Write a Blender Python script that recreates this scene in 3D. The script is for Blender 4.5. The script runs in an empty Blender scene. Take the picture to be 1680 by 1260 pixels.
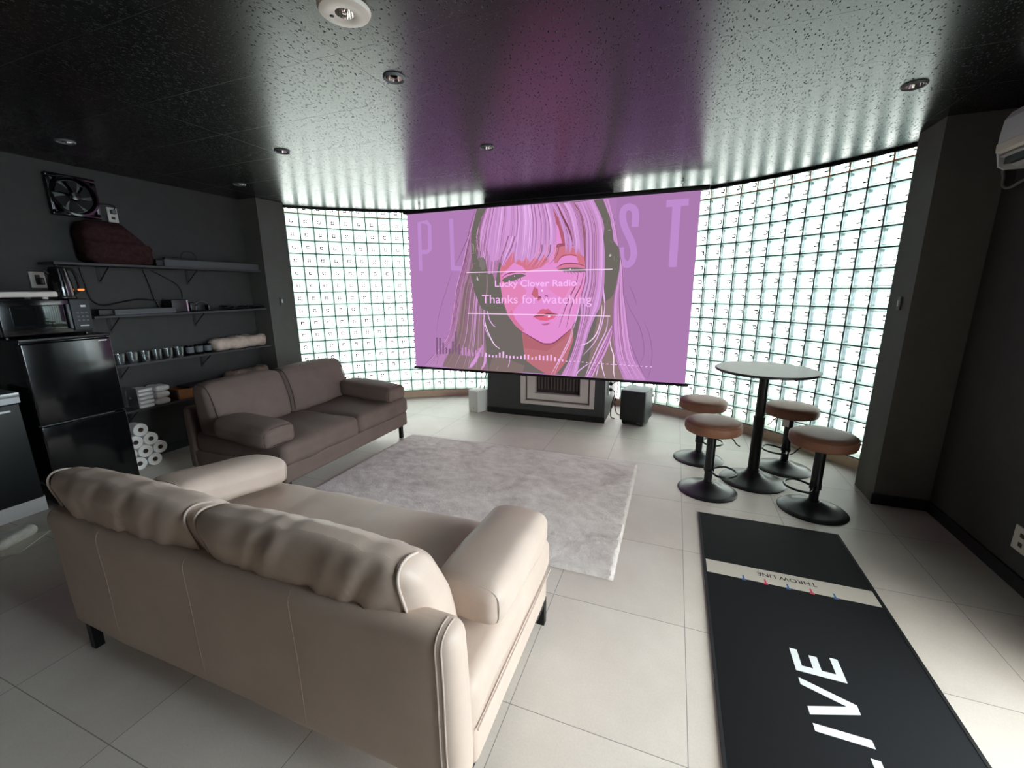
# Room with a curved glass-block bow, two sofas, a projector screen, a bar table and a shelf wall.
# Units are metres; x to the right, y away from the camera, z up; the floor is z = 0.
import bpy, bmesh, math, random
from math import sin, cos, pi, radians, sqrt
from mathutils import Vector, Matrix, noise
import numpy as np

scene = bpy.context.scene
C = scene.collection

# ------------------------------------------------------------------ colour + materials
def lin(c):
    return tuple((v/255/12.92) if v/255 <= .04045 else ((v/255+.055)/1.055)**2.4 for v in c[:3])

def nodes(name):
    m = bpy.data.materials.new(name); m.use_nodes = True
    nt = m.node_tree
    b = nt.nodes.get('Principled BSDF')
    return m, nt, b

def N(nt, t, **kw):
    n = nt.nodes.new(t)
    for k, v in kw.items():
        if k in ('operation', 'blend_type', 'data_type', 'feature', 'distance', 'noise_dimensions', 'voronoi_dimensions', 'interpolation'):
            setattr(n, k, v)
        else:
            n.inputs[k].default_value = v
    return n

def mat(name, c, rough=.5, metal=0., spec=.5, ior=1.5, coat=0., mottle=0., mscale=20., bump=0., bscale=200., c2=None, rvar=0.):
    m, nt, b = nodes(name)
    col = (*lin(c), 1)
    b.inputs['Base Color'].default_value = col
    b.inputs['Roughness'].default_value = rough
    b.inputs['Metallic'].default_value = metal
    b.inputs['Specular IOR Level'].default_value = spec
    b.inputs['IOR'].default_value = ior
    b.inputs['Coat Weight'].default_value = coat
    tc = nt.nodes.new('ShaderNodeTexCoord')
    if mottle or c2:
        n = N(nt, 'ShaderNodeTexNoise', Scale=mscale, Detail=5., Roughness=.6)
        nt.links.new(tc.outputs['Object'], n.inputs['Vector'])
        r = nt.nodes.new('ShaderNodeValToRGB')
        a = np.array(lin(c))
        lo = a*(1-mottle); hi = np.minimum(a*(1+mottle), 1)
        if c2: lo, hi = a, np.array(lin(c2))
        r.color_ramp.elements[0].position = .3; r.color_ramp.elements[1].position = .7
        r.color_ramp.elements[0].color = (*lo, 1); r.color_ramp.elements[1].color = (*hi, 1)
        nt.links.new(n.outputs['Fac'], r.inputs['Fac'])
        nt.links.new(r.outputs['Color'], b.inputs['Base Color'])
    if bump:
        n2 = N(nt, 'ShaderNodeTexNoise', Scale=bscale, Detail=4.)
        nt.links.new(tc.outputs['Object'], n2.inputs['Vector'])
        bp = N(nt, 'ShaderNodeBump', Strength=bump, Distance=.003)
        nt.links.new(n2.outputs['Fac'], bp.inputs['Height'])
        nt.links.new(bp.outputs['Normal'], b.inputs['Normal'])
    return m

M = {}
def dm(k, *a, **kw): M[k] = mat(k, *a, **kw)

dm('back_bounce_plaster', (160, 156, 152), .8)  # unseen back wall, made pale to bounce light into the room
dm('charcoal_paint', (63, 62, 59), .62, spec=.3, mottle=.08, mscale=9, bump=.15, bscale=260)
dm('column_paint', (68, 71, 70), .6, spec=.35, mottle=.06, mscale=9, bump=.15, bscale=260)
dm('pillar_lit_paint', (96, 95, 90), .6, spec=.35, mottle=.06, mscale=9, bump=.15, bscale=260)  # column paint, lightened to stand in for daylight from the glass blocks
dm('black_base', (17, 17, 18), .45)
dm('black_trim', (12, 12, 13), .4)
dm('plinth_tile', (222, 200, 170), .5, mottle=.06, mscale=14)
dm('mortar', (84, 86, 86), .8)
dm('rusty_mortar', (188, 128, 92), .8, mottle=.25, mscale=30)
dm('tan_leather', (186, 166, 151), .5, spec=.35, mottle=.05, mscale=7, bump=.12, bscale=420)
dm('tan_seam', (186, 168, 155), .6, spec=.25)
dm('brown_suede', (106, 90, 83), .75, spec=.2, mottle=.07, mscale=8, bump=.15, bscale=420)
dm('brown_seam', (82, 68, 62), .8, spec=.2)
dm('sofa_leg_metal', (24, 24, 25), .4, metal=.6)
dm('stool_leather', (132, 90, 70), .52, spec=.3, mottle=.12, mscale=14, bump=.1, bscale=300)
dm('stool_under', (30, 27, 26), .6)
dm('gunmetal', (44, 46, 47), .3, metal=.75)
dm('gunmetal_base', (62, 63, 64), .34, metal=.7, mottle=.06, mscale=6)
dm('table_top', (126, 118, 114), .45, spec=.35, mottle=.08, mscale=9)
dm('table_edge', (40, 40, 42), .4)
dm('mat_black', (24, 25, 28), .8, spec=.2, mottle=.15, mscale=320)
dm('mat_edge', (16, 16, 18), .7)
dm('mat_white', (232, 236, 238), .7, spec=.2)
dm('mat_beige', (205, 199, 188), .75, spec=.2, mottle=.04, mscale=300)
dm('mat_ink', (24, 24, 26), .8)
dm('mat_blue', (70, 110, 165), .8); dm('mat_red', (205, 70, 95), .8)
dm('screen_border', (10, 9, 11), .5)
dm('screen_cloth', (178, 128, 182), .8)  # white cloth coloured with the pink of the projected light
dm('white_plastic', (222, 222, 218), .4)
dm('aged_plastic', (206, 202, 190), .45)
dm('light_beige_trim', (216, 206, 196), .45)
dm('black_plastic', (16, 16, 17), .35)
dm('black_gloss', (10, 10, 11), .13, spec=.6, coat=.4)
dm('fridge_gloss', (13, 14, 15), .13, spec=.7, bump=.03, bscale=14)
dm('grey_plastic', (92, 95, 98), .45)
dm('speaker_body', (38, 42, 42), .5, mottle=.1, mscale=200)
dm('speaker_top', (110, 118, 120), .5)
dm('silver', (190, 192, 194), .3, metal=.9)
dm('steel_top', (170, 174, 178), .28, metal=.8)
dm('chrome', (225, 220, 215), .12, metal=1.)
dm('downlight_dark', (20, 18, 18), .3)
dm('frame_white', (214, 206, 200), .5, mottle=.05, mscale=8)
dm('frame_groove', (120, 108, 100), .6)
dm('grille_dark', (58, 48, 47), .6)
dm('grille_bar', (100, 92, 88), .5, metal=.2)
dm('shelf_board', (58, 58, 58), .55, mottle=.08, mscale=30)
dm('bracket', (14, 14, 15), .5)
dm('maroon_fleece', (58, 38, 38), .95, spec=.05, mottle=.3, mscale=40, bump=.6, bscale=90)
dm('wood', (168, 108, 52), .5, mottle=.16, mscale=18)
dm('wood_dark', (62, 40, 24), .6)
dm('cream_plastic_bag', (196, 176, 158), .4, spec=.5, mottle=.18, mscale=24, bump=.6, bscale=35)
dm('brown_bag', (140, 118, 104), .5, mottle=.35, mscale=16, bump=.6, bscale=30)
dm('paper_white', (240, 234, 225), .8, mottle=.03, mscale=40)
dm('roll_core', (150, 132, 112), .9)
dm('wrap_white', (234, 229, 222), .35, spec=.6, mottle=.12, mscale=40, bump=.3, bscale=60)
dm('box_grey', (84, 84, 84), .6)
dm('cable_black', (10, 10, 10), .5)
dm('cable_grey', (120, 118, 112), .5)
dm('ac_white', (196, 200, 198), .42)
dm('ac_strip', (205, 196, 180), .35)
dm('toe_kick', (232, 229, 225), .5)
dm('cabinet_black', (24, 28, 28), .4)
dm('display', (210, 215, 215), .4)
dm('door_frame_metal', (60, 62, 64), .4, metal=.6)

def simple_nodes(name):
    m = bpy.data.materials.new(name); m.use_nodes = True
    nt = m.node_tree; nt.nodes.clear()
    out = nt.nodes.new('ShaderNodeOutputMaterial')
    return m, nt, out

def mixsh(nt, fac, a, b):
    x = nt.nodes.new('ShaderNodeMixShader')
    if hasattr(fac, 'links'): nt.links.new(fac, x.inputs[0])
    else: x.inputs[0].default_value = fac
    nt.links.new(a.outputs[0], x.inputs[1]); nt.links.new(b.outputs[0], x.inputs[2])
    return x

def glassy(name, tint, refl=1., rough=.02, blend=.12, extra=None):
    m, nt, out = simple_nodes(name)
    t = N(nt, 'ShaderNodeBsdfTransparent', Color=(*tint, 1))
    g = N(nt, 'ShaderNodeBsdfGlossy', Roughness=rough)
    lw = N(nt, 'ShaderNodeLayerWeight', Blend=blend)
    mul = N(nt, 'ShaderNodeMath', operation='MULTIPLY'); mul.inputs[1].default_value = refl
    nt.links.new(lw.outputs['Fresnel'], mul.inputs[0])
    s = mixsh(nt, mul.outputs[0], t, g)
    if extra:
        d = N(nt, 'ShaderNodeBsdfTranslucent', Color=(*extra[1], 1))
        s = mixsh(nt, extra[0], s, d)
    nt.links.new(s.outputs[0], out.inputs[0]); M[name] = m

glassy('pane_glass', (.97, .99, .98), .8)
glassy('block_clear', (.93, .98, .96), .5)
glassy('door_glass', (.95, .98, .97), .8)
glassy('block_rim', (.62, .72, .69), .7, .08, .2, (.3, (.8, .92, .88)))
glassy('block_side', (.12, .19, .165), .12, .35, .2, (.05, (.5, .66, .6)))
glassy('block_back', (.125, .15, .142), .5, .1, .2, (.12, (.5, .6, .57)))
glassy('tumbler_glass', (.9, .93, .93), 3.5, .05, .45, (.12, (.8, .82, .82)))
glassy('smoke_glass', (.35, .35, .36), 1.4, .04, .35)
glassy('clear_wrap', (.8, .8, .8), 1.4, .15, .3, (.15, (.8, .78, .76)))

m, nt, out = simple_nodes('block_lens')
t = N(nt, 'ShaderNodeBsdfTransparent', Color=(.95, 1, .98, 1))
r = N(nt, 'ShaderNodeBsdfRefraction', Color=(.97, 1, .99, 1), Roughness=.03, IOR=2.2)
s = mixsh(nt, 1., t, r)
nt.links.new(s.outputs[0], out.inputs[0]); M['block_lens'] = m

def emit(name, c, s):
    m, nt, out = simple_nodes(name)
    e = N(nt, 'ShaderNodeEmission', Color=(*lin(c), 1), Strength=s)
    nt.links.new(e.outputs[0], out.inputs[0]); M[name] = m
emit('lit_switch', (255, 120, 60), 2.2)

# projected picture: drawing colours, with room light on the cloth mixed in, stored per face
m, nt, out = simple_nodes('projected_picture')
at = nt.nodes.new('ShaderNodeAttribute'); at.attribute_name = 'picture_colour'
e = N(nt, 'ShaderNodeEmission', Strength=1.0)
nt.links.new(at.outputs['Color'], e.inputs['Color']); nt.links.new(e.outputs[0], out.inputs[0])
M['projected_picture'] = m

# floor tiles 0.6 m
TX, TY = .1417, 3.5529
def floor_mat():
    m, nt, b = nodes('floor_tiles')
    tc = nt.nodes.new('ShaderNodeTexCoord'); sp = nt.nodes.new('ShaderNodeSeparateXYZ')
    nt.links.new(tc.outputs['Object'], sp.inputs[0])
    masks = []; ids = []
    for ax, off in (('X', TX), ('Y', TY)):
        a = N(nt, 'ShaderNodeMath', operation='SUBTRACT'); a.inputs[1].default_value = off
        nt.links.new(sp.outputs[ax], a.inputs[0])
        d = N(nt, 'ShaderNodeMath', operation='DIVIDE'); d.inputs[1].default_value = .6 if ax == 'X' else .6012
        nt.links.new(a.outputs[0], d.inputs[0])
        rd = N(nt, 'ShaderNodeMath', operation='ROUND'); nt.links.new(d.outputs[0], rd.inputs[0])
        fl = N(nt, 'ShaderNodeMath', operation='FLOOR'); nt.links.new(d.outputs[0], fl.inputs[0]); ids.append(fl)
        df = N(nt, 'ShaderNodeMath', operation='SUBTRACT'); nt.links.new(d.outputs[0], df.inputs[0]); nt.links.new(rd.outputs[0], df.inputs[1])
        ab = N(nt, 'ShaderNodeMath', operation='ABSOLUTE'); nt.links.new(df.outputs[0], ab.inputs[0])
        lt = N(nt, 'ShaderNodeMath', operation='LESS_THAN'); lt.inputs[1].default_value = .0026
        nt.links.new(ab.outputs[0], lt.inputs[0]); masks.append(lt)
    mx = N(nt, 'ShaderNodeMath', operation='MAXIMUM'); nt.links.new(masks[0].outputs[0], mx.inputs[0]); nt.links.new(masks[1].outputs[0], mx.inputs[1])
    cv = nt.nodes.new('ShaderNodeCombineXYZ'); nt.links.new(ids[0].outputs[0], cv.inputs[0]); nt.links.new(ids[1].outputs[0], cv.inputs[1])
    wn = nt.nodes.new('ShaderNodeTexWhiteNoise'); nt.links.new(cv.outputs[0], wn.inputs['Vector'])
    n1 = N(nt, 'ShaderNodeTexNoise', Scale=2.2, Detail=6., Roughness=.62)
    sh = N(nt, 'ShaderNodeVectorMath', operation='MULTIPLY_ADD'); sh.inputs[1].default_value = (9, 9, 9)
    nt.links.new(wn.outputs['Color'], sh.inputs[0]); nt.links.new(tc.outputs['Object'], sh.inputs[2])
    nt.links.new(sh.outputs[0], n1.inputs['Vector'])
    rp = nt.nodes.new('ShaderNodeValToRGB')
    rp.color_ramp.elements[0].position = .32; rp.color_ramp.elements[0].color = (*lin((218, 207, 196)), 1)
    rp.color_ramp.elements[1].position = .68; rp.color_ramp.elements[1].color = (*lin((231, 222, 212)), 1)
    nt.links.new(n1.outputs['Fac'], rp.inputs['Fac'])
    n2 = N(nt, 'ShaderNodeTexNoise', Scale=140., Detail=2.)
    nt.links.new(tc.outputs['Object'], n2.inputs['Vector'])
    r2 = nt.nodes.new('ShaderNodeValToRGB')
    r2.color_ramp.elements[0].position = .3; r2.color_ramp.elements[0].color = (.93, .93, .93, 1)
    r2.color_ramp.elements[1].position = .7; r2.color_ramp.elements[1].color = (1, 1, 1, 1)
    nt.links.new(n2.outputs['Fac'], r2.inputs['Fac'])
    ml = nt.nodes.new('ShaderNodeMixRGB'); ml.blend_type = 'MULTIPLY'; ml.inputs[0].default_value = 1
    nt.links.new(rp.outputs[0], ml.inputs[1]); nt.links.new(r2.outputs[0], ml.inputs[2])
    gx = nt.nodes.new('ShaderNodeMixRGB'); gx.inputs[2].default_value = (*lin((150, 145, 140)), 1)
    nt.links.new(mx.outputs[0], gx.inputs[0]); nt.links.new(ml.outputs[0], gx.inputs[1])
    nt.links.new(gx.outputs[0], b.inputs['Base Color'])
    b.inputs['Roughness'].default_value = .46; b.inputs['Specular IOR Level'].default_value = .6
    bp = N(nt, 'ShaderNodeBump', Strength=.35, Distance=.002); bp.invert = True
    nt.links.new(mx.outputs[0], bp.inputs['Height']); nt.links.new(bp.outputs[0], b.inputs['Normal'])
    M['floor_tiles'] = m
floor_mat()

# glossy black ceiling boards with worm-hole pits and fine joints
CZ = 2.415
def ceil_mat():
    m, nt, b = nodes('ceiling_boards')
    tc = nt.nodes.new('ShaderNodeTexCoord')
    wv = N(nt, 'ShaderNodeTexNoise', Scale=7., Detail=2.)
    nt.links.new(tc.outputs['Object'], wv.inputs['Vector'])
    ad = N(nt, 'ShaderNodeVectorMath', operation='MULTIPLY_ADD'); ad.inputs[1].default_value = (.05, .05, 0)
    nt.links.new(wv.outputs['Color'], ad.inputs[0]); nt.links.new(tc.outputs['Object'], ad.inputs[2])
    mp = N(nt, 'ShaderNodeMapping', Scale=(110., 45., 1.), Rotation=(0, 0, .25))
    nt.links.new(ad.outputs[0], mp.inputs['Vector'])
    vo = N(nt, 'ShaderNodeTexVoronoi', Scale=1., Randomness=1.); vo.voronoi_dimensions = '2D'
    nt.links.new(mp.outputs[0], vo.inputs['Vector'])
    # only some cells carry a pit, with varying size
    wn = nt.nodes.new('ShaderNodeTexWhiteNoise'); nt.links.new(vo.outputs['Color'], wn.inputs['Vector'])
    sz = N(nt, 'ShaderNodeMapRange'); sz.inputs[1].default_value = .5; sz.inputs[2].default_value = 1.; sz.inputs[3].default_value = .0; sz.inputs[4].default_value = .30
    nt.links.new(wn.outputs['Value'], sz.inputs[0])
    lt = N(nt, 'ShaderNodeMath', operation='SUBTRACT'); nt.links.new(sz.outputs[0], lt.inputs[0]); nt.links.new(vo.outputs['Distance'], lt.inputs[1])
    mr = N(nt, 'ShaderNodeMapRange'); mr.inputs[1].default_value = -.05; mr.inputs[2].default_value = .08
    nt.links.new(lt.outputs[0], mr.inputs[0])
    # joints every 0.455 m across and on the centre line
    sp = nt.nodes.new('ShaderNodeSeparateXYZ'); nt.links.new(tc.outputs['Object'], sp.inputs[0])
    js = []
    for ax, off, per, w in (('Y', 2.045, .455, .0016), ('X', -1.355, 1.33, .0008)):
        a = N(nt, 'ShaderNodeMath', operation='SUBTRACT'); a.inputs[1].default_value = off; nt.links.new(sp.outputs[ax], a.inputs[0])
        d = N(nt, 'ShaderNodeMath', operation='DIVIDE'); d.inputs[1].default_value = per; nt.links.new(a.outputs[0], d.inputs[0])
        rd = N(nt, 'ShaderNodeMath', operation='ROUND'); nt.links.new(d.outputs[0], rd.inputs[0])
        df = N(nt, 'ShaderNodeMath', operation='SUBTRACT'); nt.links.new(d.outputs[0], df.inputs[0]); nt.links.new(rd.outputs[0], df.inputs[1])
        ab = N(nt, 'ShaderNodeMath', operation='ABSOLUTE'); nt.links.new(df.outputs[0], ab.inputs[0])
        l2 = N(nt, 'ShaderNodeMath', operation='LESS_THAN'); l2.inputs[1].default_value = w*2; nt.links.new(ab.outputs[0], l2.inputs[0]); js.append(l2)
    jm = N(nt, 'ShaderNodeMath', operation='MAXIMUM'); nt.links.new(js[0].outputs[0], jm.inputs[0]); nt.links.new(js[1].outputs[0], jm.inputs[1])
    jw = N(nt, 'ShaderNodeMath', operation='MULTIPLY'); jw.inputs[1].default_value = .2; nt.links.new(jm.outputs[0], jw.inputs[0])
    hm = N(nt, 'ShaderNodeMath', operation='MAXIMUM'); nt.links.new(jw.outputs[0], hm.inputs[0]); nt.links.new(mr.outputs[0], hm.inputs[1])
    b.inputs['Base Color'].default_value = (*lin((18, 19, 19)), 1)
    b.inputs['Roughness'].default_value = .15
    rm = N(nt, 'ShaderNodeMapRange'); rm.inputs[3].default_value = CEIL_ROUGH; rm.inputs[4].default_value = .75
    nt.links.new(hm.outputs[0], rm.inputs[0]); nt.links.new(rm.outputs[0], b.inputs['Roughness'])
    b.inputs['IOR'].default_value = 1.52
    sl = N(nt, 'ShaderNodeMapRange'); sl.inputs[3].default_value = .5; sl.inputs[4].default_value = .05
    nt.links.new(hm.outputs[0], sl.inputs[0]); nt.links.new(sl.outputs[0], b.inputs['Specular IOR Level'])
    bp = N(nt, 'ShaderNodeBump', Strength=.8, Distance=.003); bp.invert = True
    nt.links.new(mr.outputs[0], bp.inputs['Height']); nt.links.new(bp.outputs[0], b.inputs['Normal'])
    M['ceiling_boards'] = m
CEIL_ROUGH = .26
ceil_mat()

def rug_mat():
    m, nt, b = nodes('rug_pile')
    tc = nt.nodes.new('ShaderNodeTexCoord')
    n0 = N(nt, 'ShaderNodeTexNoise', Scale=3.2, Detail=8., Roughness=.68, Distortion=1.1)
    nt.links.new(tc.outputs['Object'], n0.inputs['Vector'])
    r = nt.nodes.new('ShaderNodeValToRGB'); el = r.color_ramp.elements
    el[0].position = .34; el[0].color = (*lin((204, 192, 187)), 1)
    el[1].position = .66; el[1].color = (*lin((246, 238, 233)), 1)
    k = el.new(.5); k.color = (*lin((231, 221, 216)), 1)
    nt.links.new(n0.outputs['Fac'], r.inputs['Fac'])
    n1 = N(nt, 'ShaderNodeTexNoise', Scale=75., Detail=4., Roughness=.7)
    nt.links.new(tc.outputs['Object'], n1.inputs['Vector'])
    r2 = nt.nodes.new('ShaderNodeValToRGB'); r2.color_ramp.elements[0].position = .3; r2.color_ramp.elements[0].color = (.86, .85, .84, 1); r2.color_ramp.elements[1].position = .7
    nt.links.new(n1.outputs['Fac'], r2.inputs['Fac'])
    ml = nt.nodes.new('ShaderNodeMixRGB'); ml.blend_type = 'MULTIPLY'; ml.inputs[0].default_value = .8
    nt.links.new(r.outputs[0], ml.inputs[1]); nt.links.new(r2.outputs[0], ml.inputs[2])
    nt.links.new(ml.outputs[0], b.inputs['Base Color'])
    b.inputs['Roughness'].default_value = .9; b.inputs['Specular IOR Level'].default_value = .1
    b.inputs['Sheen Weight'].default_value = .25
    bp = N(nt, 'ShaderNodeBump', Strength=.7, Distance=.006)
    nt.links.new(n1.outputs['Fac'], bp.inputs['Height']); nt.links.new(bp.outputs[0], b.inputs['Normal'])
    M['rug_pile'] = m
rug_mat()

# ------------------------------------------------------------------ mesh builder
class MB:
    def __init__(s): s.v = []; s.f = []; s.m = []
    def add(s, vs, fs, mi=0):
        o = len(s.v); s.v += [tuple(p) for p in vs]
        s.f += [tuple(i+o for i in f) for f in fs]; s.m += [mi]*len(fs); return s
    def box(s, lo, hi, mi=0):
        (a, b, c), (d, e, f) = lo, hi
        return s.add([(a,b,c),(d,b,c),(d,e,c),(a,e,c),(a,b,f),(d,b,f),(d,e,f),(a,e,f)],
                     [(0,3,2,1),(4,5,6,7),(0,1,5,4),(1,2,6,5),(2,3,7,6),(3,0,4,7)], mi)
    def soft(s, c, size, r=.03, puff=(0,0,0), seg=8, fn=None, wr=None, mi=0, rot=None, rs=3):
        h = [x/2 for x in size]; r = min(r, min(h)*.98)
        ax = []
        for q in h:
            n = max(2, int(seg)) if isinstance(seg, (int, float)) else 8
            a = [-q + r*(1-cos(k/rs*pi/2)) for k in range(rs)] + [-q+r+(2*(q-r))*k/n for k in range(n+1)]
            a += [q - r*(1-cos(k/rs*pi/2)) for k in range(rs-1, -1, -1)]
            ax.append(a)
        idx = {}; vs = []; fs = []
        def vert(i, j, k):
            key = (i, j, k)
            if key in idx: return idx[key]
            p = [ax[0][i], ax[1][j], ax[2][k]]
            q = [max(-(h[t]-r), min(h[t]-r, p[t])) for t in range(3)]
            d = Vector([p[t]-q[t] for t in range(3)])
            if d.length > 1e-9: d.normalize()
            p2 = [q[t]+r*d[t] for t in range(3)]
            w = [p2[t]/h[t] for t in range(3)]
            for t in range(3):
                if puff[t]:
                    a_, b_ = [u for u in range(3) if u != t]
                    p2[t] += puff[t]*w[t]*max(0, 1-w[a_]**4)*max(0, 1-w[b_]**4)
            pv = Vector(p2)
            if wr:
                amp, fx, fy, fz = wr
                pv += d*amp*noise.noise(Vector(((pv.x+c[0])*fx, (pv.y+c[1])*fy, (pv.z+c[2])*fz)))
            if fn: pv = Vector(fn(pv))
            if rot is not None: pv = rot @ pv
            idx[key] = len(vs); vs.append(tuple(pv+Vector(c))); return idx[key]
        n = [len(a)-1 for a in ax]
        for (a, b_, c_) in ((0,1,2),(1,2,0),(2,0,1)):
            for side in (0, n[c_]):
                for i in range(n[a]):
                    for j in range(n[b_]):
                        q = []
                        for di, dj in ((0,0),(1,0),(1,1),(0,1)):
                            t = [0,0,0]; t[a] = i+di; t[b_] = j+dj; t[c_] = side
                            q.append(vert(*t))
                        fs.append(tuple(q) if side else tuple(q[::-1]))
        return s.add(vs, fs, mi)
    def lathe(s, prof, n=32, c=(0,0,0), axis='Z', mi=0, cap=True):
        vs = []; fs = []
        for r, z in prof:
            for k in range(n):
                a = 2*pi*k/n; x, y = r*cos(a), r*sin(a)
                p = (x, y, z) if axis == 'Z' else ((z, x, y) if axis == 'X' else (x, z, y))
                vs.append((p[0]+c[0], p[1]+c[1], p[2]+c[2]))
        L = len(prof)
        for i in range(L-1):
            for k in range(n):
                q = (i*n+k, i*n+(k+1) % n, (i+1)*n+(k+1) % n, (i+1)*n+k)
                fs.append(q if axis != 'Y' else q[::-1])
        if cap:
            if prof[0][0] > 1e-6: fs.append(tuple(range(n))[::-1])
            if prof[-1][0] > 1e-6: fs.append(tuple((L-1)*n+k for k in range(n)))
        return s.add(vs, fs, mi)
    def tube(s, path, r, n=8, closed=False, mi=0, flat=None):
        P = [Vector(p) for p in path]; L = len(P); vs = []; fs = []
        up = None
        for i, p in enumerate(P):
            a = P[(i-1) % L] if (closed or i > 0) else P[i]
            b = P[(i+1) % L] if (closed or i < L-1) else P[i]
            t = (b-a)
            if t.length < 1e-9: t = Vector((0, 0, 1))
            t.normalize()
            if up is None:
                up = Vector((0, 0, 1)) if abs(t.z) < .9 else Vector((1, 0, 0))
            x = t.cross(up)
            if x.length < 1e-6: x = t.orthogonal()
            x.normalize(); y = x.cross(t).normalized(); up = y
            for k in range(n):
                g = 2*pi*k/n
                vs.append(tuple(p + x*(r*cos(g)) + y*((flat or r)*sin(g))))
        for i in range(L if closed else L-1):
            for k in range(n):
                j = (i+1) % L
                fs.append((i*n+k, i*n+(k+1) % n, j*n+(k+1) % n, j*n+k))
        if not closed:
            fs.append(tuple(range(n))[::-1]); fs.append(tuple((L-1)*n+k for k in range(n)))
        return s.add(vs, fs, mi)
    def prism(s, poly, z0, z1, mi=0, axis='Z'):
        n = len(poly)
        def P(x, y, z): return (x, y, z) if axis == 'Z' else ((z, x, y) if axis == 'X' else (x, z, y))
        vs = [P(x, y, z0) for x, y in poly]+[P(x, y, z1) for x, y in poly]
        fs = [tuple(range(n))[::-1], tuple(range(n, 2*n))]+[(i, (i+1) % n, n+(i+1) % n, n+i) for i in range(n)]
        return s.add(vs, fs, mi)
    def mesh(s, name, mats, smooth=False, off=(0,0,0)):
        me = bpy.data.meshes.new(name)
        me.from_pydata([(v[0]-off[0], v[1]-off[1], v[2]-off[2]) for v in s.v], [], s.f)
        for m_ in mats: me.materials.append(M[m_])
        me.polygons.foreach_set('material_index', s.m)
        bm = bmesh.new(); bm.from_mesh(me)
        bmesh.ops.recalc_face_normals(bm, faces=bm.faces); bm.to_mesh(me); bm.free()
        if smooth:
            me.polygons.foreach_set('use_smooth', [True]*len(me.polygons))
            try: me.set_sharp_from_angle(angle=radians(40))
            except Exception: pass
        me.update(); return me

def catmull(P, n=6, closed=False):
    P = [Vector(p) for p in P]; L = len(P); o = []
    for i in range(L if closed else L-1):
        g = (lambda k: P[k % L]) if closed else (lambda k: P[max(0, min(L-1, k))])
        a, b, c, d = g(i-1), g(i), g(i+1), g(i+2)
        for k in range(n):
            t = k/n
            o.append(.5*((2*b)+(c-a)*t+(2*a-5*b+4*c-d)*t*t+(3*b-a-3*c+d)*t**3))
    if not closed: o.append(P[-1])
    return o

def tag(o, label=None, cat=None, group=None, kind=None):
    if label: o['label'] = label
    if cat: o['category'] = cat
    if group: o['group'] = group
    if kind: o['kind'] = kind
    return o

def thing(name, label, cat, loc=(0,0,0), group=None, rz=0.):
    o = bpy.data.objects.new(name, None); o.empty_display_size = .1
    C.objects.link(o); o.location = loc; o.rotation_euler = (0, 0, rz)
    return tag(o, label, cat, group)

def part(name, mb, mats, parent, smooth=False, label=None):
    """mesh given in world coordinates (unrotated parents) -> child object"""
    if isinstance(mats, str): mats = [mats]
    off = Vector((0,0,0)); p = parent
    while p is not None: off += p.location; p = p.parent
    o = bpy.data.objects.new(name, mb.mesh(name, mats, smooth, off)); C.objects.link(o); o.parent = parent
    if label: o['label'] = label
    return o

def single(name, mb, mats, label, cat, loc=(0,0,0), smooth=False, group=None):
    if isinstance(mats, str): mats = [mats]
    o = bpy.data.objects.new(name, mb.mesh(name, mats, smooth, loc)); C.objects.link(o); o.location = loc
    return tag(o, label, cat, group)

def struct(name, mb, mats, parent=None, smooth=False, label=None):
    if isinstance(mats, str): mats = [mats]
    o = bpy.data.objects.new(name, mb.mesh(name, mats, smooth)); C.objects.link(o)
    if parent is not None: o.parent = parent
    else: o['kind'] = 'structure'
    if label: o['label'] = label
    return o

def copy_tree(o, parent=None):
    c = o.copy(); C.objects.link(c)
    if parent is not None: c.parent = parent
    for ch in list(o.children): copy_tree(ch, c)
    return c

def text_mesh(body, size=1., offset=0.):
    cu = bpy.data.curves.new('lettering_curve', 'FONT'); cu.body = body; cu.size = size; cu.offset = offset
    ob = bpy.data.objects.new('lettering_curve', cu); C.objects.link(ob)
    dg = bpy.context.evaluated_depsgraph_get(); dg.update()
    me = bpy.data.meshes.new_from_object(ob.evaluated_get(dg))
    V = [tuple(v.co) for v in me.vertices]; F = [tuple(p.vertices) for p in me.polygons]
    bpy.data.objects.remove(ob); bpy.data.curves.remove(cu); bpy.data.meshes.remove(me)
    return V, F
SKY = 11.0
SIDE_BOOST = 2.5
EXPO = 0.0
DOORSPEC = (.30, 1.85, 2.32)
# ================================================================== SETTING
GX, GY, GR = -1.3732, 1.9113, 3.5535          # bow of glass blocks: centre, radius
PV, PH = .15147, .15020                        # block pitch
GZ0, TR, TL = .0928, .9432, -.97486
XL, XR, YB, TOP = -4.37, 1.68, -1.85, 2.56
def arcp(th, r, z): return (GX+r*sin(th), GY+r*cos(th), z)

struct('floor', MB().box((-4.7, YB-.1, -.06), (2.0, 5.75, 0)), 'floor_tiles')

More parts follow.
